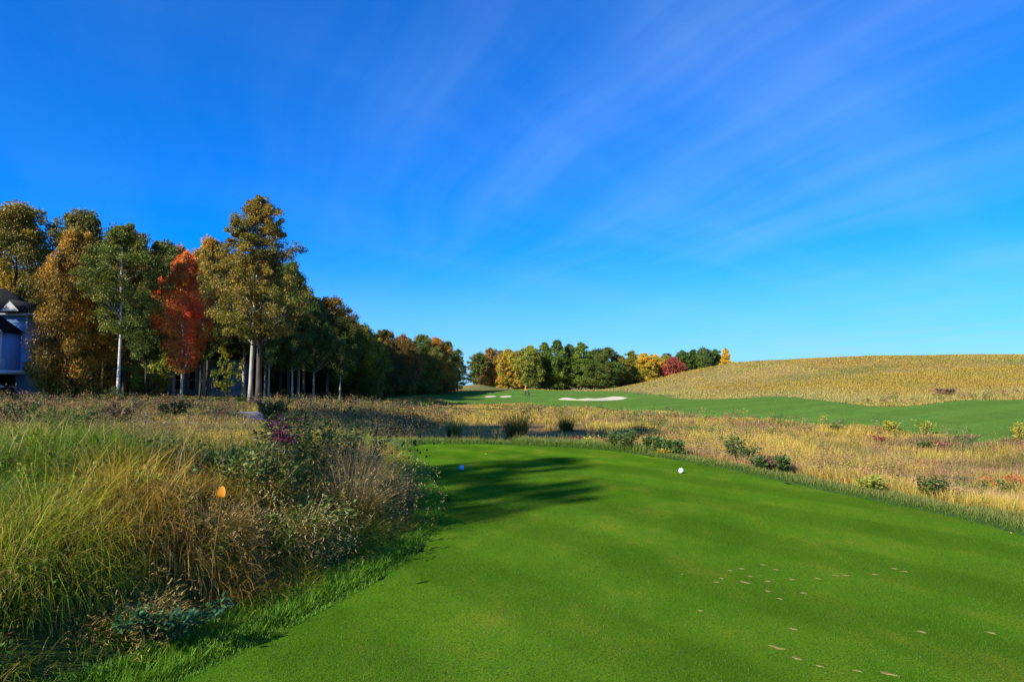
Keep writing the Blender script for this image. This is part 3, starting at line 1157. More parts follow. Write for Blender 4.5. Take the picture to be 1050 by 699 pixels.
def profile(kind, t):
    t = np.clip(t, 0, 1)
    if kind == 'round':
        return np.sin(math.pi * np.clip(t, 0, 1) ** .85) ** .55
    if kind == 'taper':
        return np.minimum(1, (t / .22 + .25)) * (1 - t) ** .62 * 1.05 + .06
    if kind == 'oval':
        return np.sin(math.pi * (t * .94 + .05)) ** .7
    if kind == 'skirt':
        return np.minimum(1, .72 + t * 1.2) * np.sqrt(np.clip(1 - (np.maximum(t - .3, 0) / .7) ** 2.2, 0, 1))
    return np.ones_like(t)


def make_tree(kind, Ht, base, Rad, nclump, nleaf, leaf, seed, trunk_r, crook=.3, twin=False, cf=1.0):
    """-> (trunk meshes, crown mesh), metres, base at origin"""
    global rng
    keep = rng
    rng = np.random.default_rng(seed)
    cb = Ht * base
    ch = Ht - cb
    # clump centres: lobes spread through the crown's volume, more at the outside
    t = rng.uniform(0, 1, nclump) ** .85
    ph = rng.uniform(0, 2 * math.pi, nclump)
    lobe = 1 + .22 * np.sin(ph * 3 + seed) + .16 * np.sin(ph * 2 + t * 7 + seed) + rng.uniform(-.32, .22, nclump)
    rr = profile(kind, t) * Rad * lobe * rng.uniform(.12, 1, nclump) ** .5
    P = np.stack([np.cos(ph) * rr, np.sin(ph) * rr, cb + t * ch * .97], 1)
    P += rng.normal(0, .15, P.shape)
    cr = rng.uniform(.32, 1.08, nclump) * Rad * .25 * cf * (1.15 - t * .5)
    m = rng.integers(int(nleaf * .5), int(nleaf * 1.5), nclump)
    r = np.repeat(np.arange(nclump), m)
    k = len(r)
    d = rand_dir(k)
    off = d * (rng.uniform(0, 1, k) ** .45)[:, None] * cr[r][:, None] * np.array([1.15, 1.15, .8])
    off[:, 2] -= .25 * cr[r] * (np.hypot(off[:, 0], off[:, 1]) / cr[r]) ** 2
    LP = P[r] + off
    D = d * .7 + rng.normal(0, .7, (k, 3))
    D[:, 2] -= .2
    patch = vn(P[:, 0] * 1.3 + P[:, 2] * .8 + 50, P[:, 1] * 1.3 + P[:, 2] * .9 + 50, Rad * .75, seed, 2)
    patch = np.clip((patch - .5) * 2.2 + .5 + (t - .55) * .5, 0, 1)[r]
    patch = np.clip(patch + rng.normal(0, .13, k), 0, 1)
    vv = np.clip(rng.uniform(.2, .8, nclump)[r] + rng.normal(0, .2, k), 0, 1)
    C = np.stack([patch, vv, vv], 1)
    V, T, CC = leaves(LP, D, leaf * rng.uniform(.7, 1.4, k), leaf * rng.uniform(.55, 1.0, k), C, .15)
    crown = raw_mesh('crown', V, T, CC)
    crown.materials.append(LEAF)
    trunks = []
    for tw in range(2 if twin else 1):
        b = MB()
        n = 9
        s = np.linspace(0, 1, n)
        topf = .94 if tw == 0 else .82
        wob = np.cumsum(rng.normal(0, crook * .12, (n, 2)), 0)
        wob -= wob[0]
        bx = (-.32, .30)[tw] if twin else 0
        by = (0, -.15)[tw] if twin else 0
        axp = np.stack([bx * (1 - s * .3) + wob[:, 0] * s, by + wob[:, 1] * s, s * Ht * topf - .15], 1)
        tr = trunk_r * (.8, 1.1)[tw] if twin else trunk_r
        rad = tr * (1 - s * .93) ** .8 * (1 + .35 * np.exp(-s * 30))
        b.tube(axp, rad, 9)
        order = rng.permutation(nclump)[:max(14, nclump // 3)]
        if twin:
            order = order[tw::2]
        for ci in order:
            tgt = P[ci]
            zs = np.clip(tgt[2] - np.hypot(tgt[0], tgt[1]) * rng.uniform(.5, 1.0), cb * .85, Ht * .88)
            f = zs / (Ht * topf) * (n - 1)
            i0 = int(min(f, n - 2))
            st = axp[i0] + (axp[i0 + 1] - axp[i0]) * min(1, f - i0)
            st[2] = zs
            mid = (st + tgt) / 2 + np.array([0, 0, -.1 * np.hypot(*(tgt - st)[:2])]) + rng.normal(0, .12, 3)
            r0 = tr * (1 - zs / Ht * .93) * .42
            b.tube([st, st * .5 + mid * .5, mid, mid * .4 + tgt * .6, tgt], [r0, r0 * .8, r0 * .6, r0 * .4, r0 * .12], 5, cap=False)
        trunks.append(b.mesh('trunk', True))
    rng = keep
    return trunks, crown


PROTO = {
    # key: list of variants (trunks, crown), height, radius
    'maple': ([make_tree('round', 15, .22, 4.6, 330, 190, .155, s, .24) for s in (3, 4, 5)], 15, 4.6),
    'aspen': ([make_tree('taper', 16, .33, 3.6, 480, 150, .115, 21, .20, .35, True, .62)], 16, 3.6),
    'high': ([make_tree('oval', 16, .875, 2.2, 40, 46, .2, s, .07) for s in (91, 92)], 16, 2.2),
    'hightop': ([make_tree('oval', 16, .82, 2.2, 46, 50, .2, 93, .09)], 16, 2.2),
    'highwide': ([make_tree('oval', 17, .70, 4.0, 110, 90, .22, s, .18) for s in (94, 95)], 17, 4.0),
    'birch': ([make_tree('oval', 15, .40, 3.0, 200, 150, .14, s, .15, .6) for s in (31, 32)], 15, 3.0),
    'wood': ([make_tree('oval', 16, .34, 4.0, 270, 140, .18, s, .20) for s in (41, 42, 43)], 16, 4.0),
    'dense': ([make_tree('skirt', 13, .02, 4.4, 400, 180, .16, s, .22) for s in (51, 52)], 13, 4.4),
    'far': ([make_tree(p_, 13, b_, 4.0, 260, 90, .27, s, .2) for p_, b_, s in (('oval', .06, 61), ('skirt', .03, 62), ('taper', .04, 63), ('oval', .12, 64), ('round', .1, 65))], 13, 4.0),
    'farthin': ([make_tree('taper', 14, .08, 2.6, 200, 90, .25, s, .16) for s in (71, 72)], 14, 2.6),
    'sapling': ([make_tree('oval', 4, .12, 1.5, 70, 50, .13, s, .04) for s in (81, 82)], 4, 1.5),
}
_cnt = [0]


def tree(kind, px, top, wpx, d, a, b, label, group=None, bark=None, dx=None, ztop=None, name=None, cat='tree'):
    vs, Hp, Rp = PROTO[kind]
    X = (px - 525) / FPX * d if dx is None else dx
    z = h1(X, d)
    ht = (at(px, top, d)[2] if ztop is None else ztop) - z
    sc = ht / Hp
    sw = abs(wpx / FPX * d) / (2 * Rp)
    tr, cr = vs[_cnt[0] % len(vs)]
    _cnt[0] += 1
    nm = name or {'maple': 'maple_tree', 'aspen': 'aspen_tree', 'birch': 'birch_tree', 'wood': 'woodland_tree', 'dense': 'broadleaf_tree', 'far': 'distant_tree',
                  'farthin': 'distant_tree', 'sapling': 'sapling'}.get(kind, 'broadleaf_tree')
    e = bpy.data.objects.new(nm, None)
    COL.objects.link(e)
    e.empty_display_size = .3
    e.location = (X, d, z)
    e.rotation_euler = (0, 0, rng.uniform(0, 6.28) if kind != 'aspen' else 0.1)
    e.scale = (sw, sw, sc)
    tag(e, label, cat, group)
    cro = bpy.data.objects.new('crown', cr)
    COL.objects.link(cro)
    cro.parent = e
    cro['leaf_a'] = tuple(float(v) for v in a)
    cro['leaf_b'] = tuple(float(v) for v in b)
    for i, tm in enumerate(tr):
        to = bpy.data.objects.new('trunk', tm)
        COL.objects.link(to)
        to.parent = e
        bm_ = (bark[i] if isinstance(bark, (list, tuple)) else bark) or BARK_D
        if not tm.materials:
            tm.materials.append(bm_)
        to.material_slots[0].link = 'OBJECT'
        to.material_slots[0].material = bm_
    return e


G_DK = (.045, .085, .012)
G_MD = (.085, .135, .016)
G_LT = (.15, .21, .025)
YG = (.30, .28, .025)
YEL = (.52, .34, .03)
GOLD = (.50, .25, .03)
ORA = (.48, .15, .025)
RUST = (.24, .09, .03)
RED = (.62, .06, .02)
OLV = (.18, .16, .02)
BRN = (.26, .13, .035)

# front of the left wood
tree('aspen', 262, 201, 104, 52, (.15, .15, .02), (.27, .19, .03), 'tallest tree, olive and brown, on twin trunks, one pale and one darkened as if shaded, standing in front of the wood', bark=(BARK_L, BARK_D))  # lit trunk gets pale bark, the other's shade is painted as dark bark
tree('maple', 187, 259, 52, 60, (.50, .20, .03), (.85, .10, .02), 'bright red and orange maple beside the tallest tree', bark=BARK_L)
tree('birch', 122, 230, 74, 56, (.11, .15, .02), (.20, .20, .03), 'green birch with a thin white trunk between the golden tree and the red maple', bark=BARK_B)
tree('dense', 72, 236, 76, 57, (.16, .11, .015), (.58, .30, .025), 'full golden orange tree with branches to the ground, beside the blue house')
tree('maple', 12, 209, 110, 72, (.12, .12, .015), (.46, .30, .03), 'tall yellow and green tree rising behind the blue house roof')
tree('maple', 80, 216, 90, 74, G_DK, (.26, .20, .04), 'dark green tree rising behind the golden orange tree')
tree('maple', 128, 232, 70, 76, (.30, .15, .03), OLV, 'tree with an orange top just behind the green birch')
tree('wood', 162, 244, 70, 78, G_DK, OLV, 'dark tree rising behind the gap between the birch and the red maple')
tree('wood', 213, 244, 60, 74, OLV, (.46, .26, .03), 'dark tree with a yellowing top between the red maple and the tallest tree')
tree('wood', 312, 300, 60, 74, G_DK, (.09, .10, .018), 'dark green tree just beyond the tallest tree at the wood edge')
tree('wood', 336, 303, 62, 84, (.035, .06, .012), GOLD, 'dark green tree with an orange tinted top at the wood edge')
tree('wood', 296, 268, 50, 70, G_DK, G_MD, 'slim dark green tree behind the shoulder of the tallest tree')
tree('dense', 372, 333, 50, 96, G_DK, YG, 'yellow topped green tree in the middle of the wood edge')
tree('dense', 394, 338, 42, 104, (.05, .06, .015), (.20, .14, .03), 'olive brown tree in the middle of the wood edge')
tree('dense', 413, 343, 40, 110, G_MD, BRN, 'reddish brown tree in the far part of the wood edge')
tree('dense', 432, 343, 40, 116, G_MD, (.22, .22, .04), 'pale olive tree in the far part of the wood edge')
tree('dense', 447, 346, 36, 120, (.10, .09, .02), GOLD, 'yellow orange tree near the far end of the wood edge')
tree('dense', 459, 350, 26, 126, G_DK, G_MD, 'dark green tree second from the far end of the wood edge')
tree('farthin', 469, 358, 22, 132, G_LT, (.16, .18, .04), 'slim light green tree at the far end of the wood edge')
tree('sapling', 160, 352, 44, 70, (.20, .24, .03), (.26, .26, .03), 'bright yellow green young tree lit inside the wood beneath the dark crowns')
tree('sapling', 357, 385, 16, 98, G_LT, (.22, .24, .03), 'yellow green young tree in a gap of the wood edge')
tree('sapling', 131, 362, 30, 80, (.22, .18, .03), GOLD, 'small golden young tree beside the white birch trunk')
tree('sapling', 232, 350, 26, 78, G_MD, YG, 'small green young tree behind the tallest tree trunks')
tree('sapling', 118, 396, 18, 50, (.07, .10, .02), (.10, .12, .02), 'low clipped green bush at the foot of the birch', name='bush', cat='bush')
for px, top, w, d, bk, lb in [(276, 300, 40, 64, BARK_L, 'young dark tree on a pale trunk just past the twin trunks'), (300, 312, 44, 66, BARK_L, 'young dark tree on a pale trunk, second past the twin trunks'),
                              (322, 318, 42, 70, BARK_L, 'young dark tree on a pale trunk, third past the twin trunks'), (349, 325, 40, 82, BARK_L, 'young dark tree on a pale trunk, fourth past the twin trunks'),
                              (206, 290, 44, 68, BARK_D, 'young dark tree between the red maple and the twin trunks'), (150, 290, 44, 66, BARK_D, 'young dark tree between the birch and the red maple')]:
    tree('wood', px, top, w, d, G_DK, (.08, .10, .015), lb, 'young trees at the wood edge', bark=bk)
# deeper rows of the wood: trunks and crowns in the gloom
k = 0
WOODL = 'dark tree standing deep inside the wood among many like it'
for row, (d, x0, x1, st, top) in enumerate([(80, -60, 350, 34, 252), (88, -50, 340, 26, 262), (98, -40, 380, 30, 272), (112, 0, 420, 26, 290), (128, -60, 440, 20, 305), (143, -100, 450, 17, 325)]):
    for px in np.arange(x0, x1, st):
        p_ = px + rng.uniform(-8, 8)
        tp = top + rng.uniform(-6, 14) + max(0, (p_ - 270)) * (.55 if row < 3 else .22)
        if p_ > 415 - row * 3 and row < 5:
            continue
        X = (p_ - 525) / FPX * d
        if float(forest_mask(np.array([X]), np.array([float(d)]))[0]) < .5:
            continue
        if X < -48 and d < 90 and row == 0:
            continue
        tp = max(tp, float(np.interp(p_, [200, 270, 312, 340, 375, 450], [235, 245, 302, 314, 341, 352])))
        cols = [(G_DK, G_MD), (G_DK, YG), (G_MD, YEL), (OLV, GOLD)][int(rng.integers(0, 4))]
        tree('wood' if row < 3 else 'dense', p_, tp, rng.uniform(52, 70) * 80 / d, d + rng.uniform(-4, 4), cols[0], cols[1], WOODL, 'trees deep inside the wood', bark=BARK_D if rng.uniform() < .6 else BARK_L)
        k += 1
print('deep trees', k)

# far trees beyond the fairway
FT = [(491, 361, 20, 176, (.14, .10, .03), G_MD, 'brown green tree at the open end of the far treeline'),
      (503, 357, 20, 182, OLV, (.24, .13, .035), 'rusty brown tree second in the far treeline'),
      (513, 358, 18, 178, (.16, .13, .03), (.34, .18, .03), 'orange gold tree among the rusty end of the far treeline'),
      (521, 359, 18, 174, YG, (.42, .22, .03), 'orange tree with a pinkish top in the far treeline'),
      (531, 358, 18, 180, YG, (.36, .13, .04), 'yellow green tree touched with orange above the golfer'),
      (543, 355, 24, 172, (.14, .17, .025), (.24, .24, .03), 'broad yellow green tree just past the golfer in the far treeline'),
      (558, 353, 22, 178, G_MD, (.13, .17, .03), 'fresh green tree in the middle of the far treeline'),
      (571, 350, 22, 176, G_DK, G_LT, 'tallest green tree in the middle of the far treeline'),
      (584, 353, 20, 180, G_DK, (.08, .13, .03), 'dark bluish green tree in the far treeline behind the small bunker end'),
      (596, 351, 22, 175, G_MD, G_LT, 'tall mid green tree behind the big bunker'),
      (609, 358, 20, 172, G_DK, G_MD, 'darkest green tree behind the big bunker'),
      (622, 356, 30, 168, G_DK, (.09, .11, .02), 'round dark green tree at the foot of the hill'),
      (637, 364, 20, 178, OLV, (.18, .17, .03), 'olive tree just right of the round dark one'),
      (648, 359, 20, 184, G_MD, (.26, .24, .03), 'green tree turning yellow where the hill begins to rise'),
      (661, 363, 22, 180, (.24, .22, .03), YEL, 'yellow tree above the rising hill'),
      (672, 365, 18, 186, YG, GOLD, 'orange yellow tree above the rising hill'),
      (682, 362, 16, 192, G_MD, YG, 'greenish yellow tree beside the red one on the hill'),
      (690, 364, 18, 182, (.28, .08, .05), (.35, .06, .05), 'dark red tree showing over the hill'),
      (700, 358, 16, 190, G_DK, G_MD, 'dark green tree over the hill, nearest the red one'),
      (711, 356, 18, 192, G_DK, (.07, .12, .03), 'green tree over the hill crest, second from the red one'),
      (722, 357, 18, 190, G_MD, (.07, .12, .03), 'green tree over the hill crest, third from the red one'),
      (733, 357, 18, 194, G_DK, G_MD, 'green tree over the hill crest beside the golden one'),
      (744, 356, 13, 184, YG, YEL, 'narrow golden tree at the last end of the far treeline')]
for i, (px, top, w, d, a, b, lb) in enumerate(FT):
    kind = 'farthin' if i in (6, 9, 13, 19, 22) else 'far'
    tree(kind, px, top + rng.uniform(-2, 2), w * 1.3, d, tuple(1.25 * q for q in a), tuple(1.35 * q for q in b), lb, 'trees of the far treeline')
for i, px in enumerate(np.arange(500, 735, 13)):
    tree('far', px + rng.uniform(-3, 3), 364 + rng.uniform(-2, 4), 26, 200 + rng.uniform(-6, 6), G_DK, G_MD, 'dark tree in the row behind the far treeline', 'second row of the far treeline')

# wood to the left of the picture that shades the house, the golden tree and part of the ground
SHD = 'tall tree standing outside the picture to shade the ground'
for x, y, h_, w in [(-50, 46.5, 16.8, 9), (-55.5, 49, 16.5, 8), (-64, 38, 19, 9), (-52, 35, 16.5, 8), (-72, 52, 19, 9), (-70, 26, 19, 9), (-60, 22, 18, 9), (-75, 40, 19, 10)]:
    tree('dense', 525, 300, w / y * FPX, y, G_DK, G_MD, SHD, 'trees standing outside the picture', dx=x, ztop=h_ + .4, name='broadleaf_tree')
for x, y, h_, w, v_ in [(-22.9, 4.8, 21.6, 7, 'highwide'), (-26.4, 7.2, 21.8, 8, 'highwide'), (-31, 11.0, 21.8, 8, 'highwide'), (-36, 15.5, 21.8, 8, 'highwide'),
                     (-23.3, -6.9, 18.1, 3.4, 'hightop'), (-24.7, -9.0, 18.1, 2.7, 'high'), (-24.0, -11.2, 18.5, 3.1, 'high')]:
    tree(v_, 525, 300, w / y * FPX, y, G_DK, G_MD, SHD, 'trees standing outside the picture', dx=x, ztop=h_ + .2, name='broadleaf_tree')

# ------------------------------------------------------------------ houses


def prism(b, x0, x1, y0, y1, z0, z1, along='y', over=0):
    """gable prism; ridge runs along the given axis"""
    if along == 'y':
        xm = (x0 + x1) / 2
        V = [(x0, y0, z0), (x1, y0, z0), (xm, y0, z1), (x0, y1, z0), (x1, y1, z0), (xm, y1, z1)]
    else:
        ym = (y0 + y1) / 2
        V = [(x0, y1, z0), (x0, y0, z0), (x0, ym, z1), (x1, y1, z0), (x1, y0, z0), (x1, ym, z1)]
    b.add(V, [(0, 3, 4, 1), (1, 4, 5, 2), (0, 2, 5, 3)], [(0, 1, 2), (3, 5, 4)])


def window(parent, x0, x1, z0, z1, y, t=.09):
    b = MB()
    b.box((x0 - t, y - .06, z0 - t), (x0, y + .02, z1 + t))
    b.box((x1, y - .06, z0 - t), (x1 + t, y + .02, z1 + t))
    b.box((x0, y - .06, z1), (x1, y + .02, z1 + t))
    b.box((x0, y - .07, z0 - t), (x1, y + .02, z0))
    b.box((x0, y - .045, (z0 + z1) / 2 - .025), (x1, y + .015, (z0 + z1) / 2 + .025))
    f = b.build('window', TRIM, parent)
    g_ = MB()
    g_.box((x0 + .002, y - .03, z0 + .002), (x1 - .002, y - .012, z1 - .002))
    g_.build('pane', GLASS, f)


hx, hy = -43.45, 61.0
hz = h1(hx - 4, hy) - .3
house = bpy.data.objects.new('blue_house', None)
COL.objects.link(house)
tag(house, 'blue two-storey house with white trim and dark roof at the edge of the wood', 'house')
b = MB()
b.box((-57, 61, hz), (hx, 63.2, 8.0))
b.box((-57, 58.6, 3.0), (-43.95, 60.998, 6.2))
for zz in np.arange(.6, 7.9, .22):
    b.box((-57, 60.985, zz), (hx - .16, 60.997, zz + .03)) if not 3.0 < zz < 6.3 else None
for zz in np.arange(3.1, 6.1, .22):
    b.box((-57, 58.58, zz), (-44.12, 58.6 - .002, zz + .03))
b.build('wall', SIDING, house)
b = MB()
zt = 10.5
ov = .45
V = [(-57.4, 61 - ov, 8.1), (hx + ov, 61 - ov, 8.1), (hx + ov, 63.2 + ov, 8.1), (-57.4, 63.2 + ov, 8.1), (-54, 62.1, zt), (-46.4, 62.1, zt)]
b.add(V, [(0, 1, 5, 4), (2, 3, 4, 5), (0, 3, 2, 1)], [(1, 2, 5), (3, 0, 4)])
prism(b, -45.3, -43.45, 60.0, 63.2, 8.12, 9.25)
prism(b, -48.2, -43.6, 58.1, 61.0, 6.32, 7.9)
b.build('roof', ROOF_D, house)
b = MB()
b.box((-57.3, 61 - ov + .05, 7.86), (hx + ov - .05, 61 - ov + .2, 8.09))
b.box((hx + ov - .2, 61 - ov + .2, 7.86), (hx + ov - .05, 63.4, 8.09))
b.box((hx - .15, 60.94, 6.4), (hx + .03, 61.1, 7.86))
b.box((-44.1, 58.52, 3.0), (-43.92, 58.7, 6.15))
b.box((-57, 58.2, 6.1), (-43.7, 58.4, 6.31))
b = (b.build('trim', TRIM, house), MB())[1]
V = [(-45.2, 59.97, 8.2), (-43.55, 59.97, 8.2), (-44.375, 59.97, 9.08)]
b.add(V + [(x, y + .02, z) for x, y, z in V], None, [(0, 1, 2), (5, 4, 3)])
b.build('pediment', PEDI, house)
b = MB()
for s_ in ((-48.2, 6.33, -45.9, 7.93), (-45.9, 7.93, -43.6, 6.33)):
    x0, z0, x1, z1 = s_
    b.add([(x0, 58.05, z0 - .16), (x1, 58.05, z1 - .16), (x1, 58.05, z1), (x0, 58.05, z0), (x0, 58.13, z0 - .16), (x1, 58.13, z1 - .16), (x1, 58.13, z1), (x0, 58.13, z0)],
          [(0, 1, 2, 3), (7, 6, 5, 4), (0, 4, 5, 1), (3, 2, 6, 7)])
b.build('trim', TRIM, house)
window(house, -45.5, -44.7, 4.1, 5.3, 58.57)
window(house, -47.4, -46.4, 4.1, 5.3, 58.57)
window(house, -45.3, -44.5, 6.7, 7.5, 60.97) if False else None
b = MB()
b.box((-57, 56.4, 2.62), (-41.9, 60.99, 2.92))
b.box((-57, 56.4, 3.75), (-42.0, 56.48, 3.83))
for xx in np.arange(-56.9, -42.0, .16):
    b.box((xx, 56.42, 2.92), (xx + .035, 56.46, 3.75))
b.build('balcony', TRIM, house)
for xx in (-43.6, -47.6, -51.6):
    b = MB()
    b.box((xx, 56.5, hz), (xx + .28, 56.8, 2.62))
    b.box((xx - .05, 56.45, 2.45), (xx + .33, 56.85, 2.619))
    b.box((xx - .05, 56.45, hz), (xx + .33, 56.85, hz + .5))
    b.build('column', TRIM, house)
b = MB()
b.box((-45.6, 60.90, hz + .3), (-44.3, 60.995, hz + 2.4))
b.build('door', GLASS, house)
# grey roof of a second house behind it
nb = bpy.data.objects.new('neighbouring_house', None)
COL.objects.link(nb)
tag(nb, 'house with a pale grey roof just visible behind the blue house', 'house')
b = MB()
b.box((-59, 80, 0), (-53.3, 88, 9.3))
b.build('wall', SIDING_L, nb)
b = MB()
V = [(-60, 79.4, 9.2), (-52.4, 79.4, 9.2), (-52.4, 88.6, 9.2), (-60, 88.6, 9.2), (-58, 84, 12.4), (-55.4, 84, 12.4)]
b.add(V, [(0, 1, 5, 4), (2, 3, 4, 5), (0, 3, 2, 1)], [(1, 2, 5), (3, 0, 4)])
b.build('roof', ROOF_G, nb)
# pale house deep behind the trunks
ph_ = bpy.data.objects.new('pale_house', None)
COL.objects.link(ph_)
tag(ph_, 'pale grey-blue house glimpsed behind the trunks under the red maple', 'house')
x0, x1 = (172 - 525) / FPX * 92, (236 - 525) / FPX * 92
b = MB()
b.box((x0, 92, 0), (x1, 100, 5.2))
for zz in np.arange(.5, 5.1, .25):
    b.box((x0, 91.97, zz), (x1, 91.998, zz + .03))
b.build('wall', SIDING_L, ph_)
b = MB()
prism(b, x0 - .5, x1 + .5, 91.4, 100.6, 5.2, 8.2, 'x')
b.build('roof', ROOF_D, ph_)
for f0 in (.12, .36, .58, .8):
    xx = x0 + (x1 - x0) * f0
    window(ph_, xx, xx + .8, 1.1, 3.6, 91.94)

# ------------------------------------------------------------------ tee markers


def marker(px, py, mat, label):
    x, y = flat(px, py)
    e = bpy.data.objects.new('tee_marker', None)
    COL.objects.link(e)
    e.location = (x, y, 0)
    tag(e, label, 'tee marker', 'tee markers')
    b = MB()
    b.ball((0, 0, .052), .05, 24, 14)
    b.build('ball', mat, e, True)
    b = MB()
    b.tube([(0, 0, -.05), (0, 0, .012)], [.008, .012], 8)
    b.build('spike', GREY_M, e)
    return e


marker(698.4, 485.2, MARK_W, 'white ball-shaped tee marker standing in full sun near the far edge of the tee')
marker(473.3, 482.2, MARK_B, 'pale blue ball-shaped tee marker standing in the tree shadow on the tee')

# ------------------------------------------------------------------ golfer with trolley
gxw, gyw = hit(539.5, 406.4)
gz = h1(gxw, gyw) + .03


def figure(x, y, z, yaw):
    joints = {'pelvis': (0, 0, .93), 'chest': (0, .03, 1.22), 'neck': (0, .05, 1.45), 'head': (0, .09, 1.60), 'crown_': (0, .09, 1.70),
              'shl': (-.19, .03, 1.40), 'ell': (-.25, .0, 1.14), 'hal': (-.22, -.18, .98), 'fl': (-.22, -.25, .95),
              'shr': (.19, .03, 1.40), 'elr': (.24, .14, 1.15), 'har': (.20, .32, 1.08), 'fr': (.20, .39, 1.06),
              'hil': (-.10, 0, .90), 'knl': (-.11, .14, .50), 'anl': (-.11, .02, .09), 'tol': (-.12, .17, .04),
              'hir': (.10, 0, .90), 'knr': (.11, -.02, .49), 'anr': (.12, -.24, .10), 'tor': (.12, -.10, .04)}
    rad = {'pelvis': .15, 'chest': .16, 'neck': .065, 'head': .10, 'crown_': .085, 'shl': .075, 'ell': .048, 'hal': .036, 'fl': .034, 'shr': .075, 'elr': .048, 'har': .036, 'fr': .034,
           'hil': .105, 'knl': .066, 'anl': .048, 'tol': .042, 'hir': .105, 'knr': .066, 'anr': .048, 'tor': .042}
    ed = [('pelvis', 'chest'), ('chest', 'neck'), ('neck', 'head'), ('head', 'crown_'), ('chest', 'shl'), ('shl', 'ell'), ('ell', 'hal'), ('hal', 'fl'), ('chest', 'shr'), ('shr', 'elr'),
          ('elr', 'har'), ('har', 'fr'), ('pelvis', 'hil'), ('hil', 'knl'), ('knl', 'anl'), ('anl', 'tol'), ('pelvis', 'hir'), ('hir', 'knr'), ('knr', 'anr'), ('anr', 'tor')]
    ks = list(joints)
    me = bpy.data.meshes.new('person')
    me.from_pydata([joints[k] for k in ks], [(ks.index(a_), ks.index(b_)) for a_, b_ in ed], [])
    o = bpy.data.objects.new('person', me)
    COL.objects.link(o)
    sk = o.modifiers.new('skin', 'SKIN')
    for i, k_ in enumerate(ks):
        v = me.skin_vertices[0].data[i]
        v.radius = (rad[k_], rad[k_] * .85)
        v.use_root = (i == 0)
    ss = o.modifiers.new('sub', 'SUBSURF')
    ss.levels = ss.render_levels = 2
    dg = bpy.context.evaluated_depsgraph_get()
    m2 = bpy.data.meshes.new_from_object(o.evaluated_get(dg))
    bpy.data.objects.remove(o)
    for mm in (SKIN, SHIRT, TROUS):
        m2.materials.append(mm)
    for p_ in m2.polygons:
        c_ = p_.center
        p_.use_smooth = True
        if c_.z > 1.47 or (abs(c_.x) > .16 and c_.z < 1.12 and c_.z > .9):
            p_.material_index = 0
        elif c_.z > .95:
            p_.material_index = 1
        else:
            p_.material_index = 2
    o = bpy.data.objects.new('person', m2)
    COL.objects.link(o)
    o.location = (x, y, z)
    o.rotation_euler = (0, 0, yaw)
    tag(o, 'person in an orange shirt and dark trousers walking across the fairway with a golf trolley', 'person')
    b = MB()
    b.ball((0, .09, 1.70), (.105, .115, .075), 14, 8)
    b.tube([(0, .16, 1.685), (0, .24, 1.675)], [.07, .05], 8)
    b.build('cap', SHIRT, o, True)
    return o


figure(gxw - .15, gyw + .3, gz, R(-100))
e = bpy.data.objects.new('golf_trolley', None)
COL.objects.link(e)
e.location = (gxw + .30, gyw, gz)
e.rotation_euler = (0, 0, R(-100))
tag(e, 'dark golf bag strapped on a grey push trolley beside the person in orange', 'golf trolley')
for s_ in (-1, 1):
    b = MB()
    a_ = np.linspace(0, 2 * math.pi, 17)
    b.tube(np.stack([np.full(17, s_ * .33), np.cos(a_) * .13, .15 + np.sin(a_) * .13], 1), .02, 6, cap=False)
    for q_ in range(6):
        t_ = q_ * math.pi / 3
        b.tube([(s_ * .33, 0, .15), (s_ * .33, math.cos(t_) * .13, .15 + math.sin(t_) * .13)], .006, 4)
    b.build('wheel', BAG_M, e)
b = MB()
b.tube([(-.33, 0, .15), (.33, 0, .15)], .014, 6)
b.tube([(0, 0, .15), (0, .45, .12)], .016, 6)
b.tube([(0, .1, .2), (0, -.35, .95), (0, -.50, 1.02)], .016, 6)
b.tube([(-.15, -.50, 1.02), (.15, -.50, 1.02)], .018, 6)
b.build('frame', GREY_M, e)
b = MB()
b.tube([(0, .22, .20), (0, .12, .45), (0, -.02, .78), (0, -.08, .93)], [.13, .15, .14, .145], 12)
b.tube([(0, .27, .35), (0, .20, .55)], [.06, .06], 8)
g_ = b.build('golf_bag', BAG_M, e, True)
tag(g_, 'dark golf bag')
b = MB()
for q_ in range(7):
    x_ = -.08 + .027 * q_
    b.tube([(x_, -.08, .9), (x_ * 1.4, -.16 - .01 * (q_ % 3), 1.12)], .005, 4)
    b.ball((x_ * 1.4, -.17 - .01 * (q_ % 3), 1.13), (.03, .045, .025), 8, 5)
b.build('club', GREY_M, g_)

# ------------------------------------------------------------------ plants one can tell apart


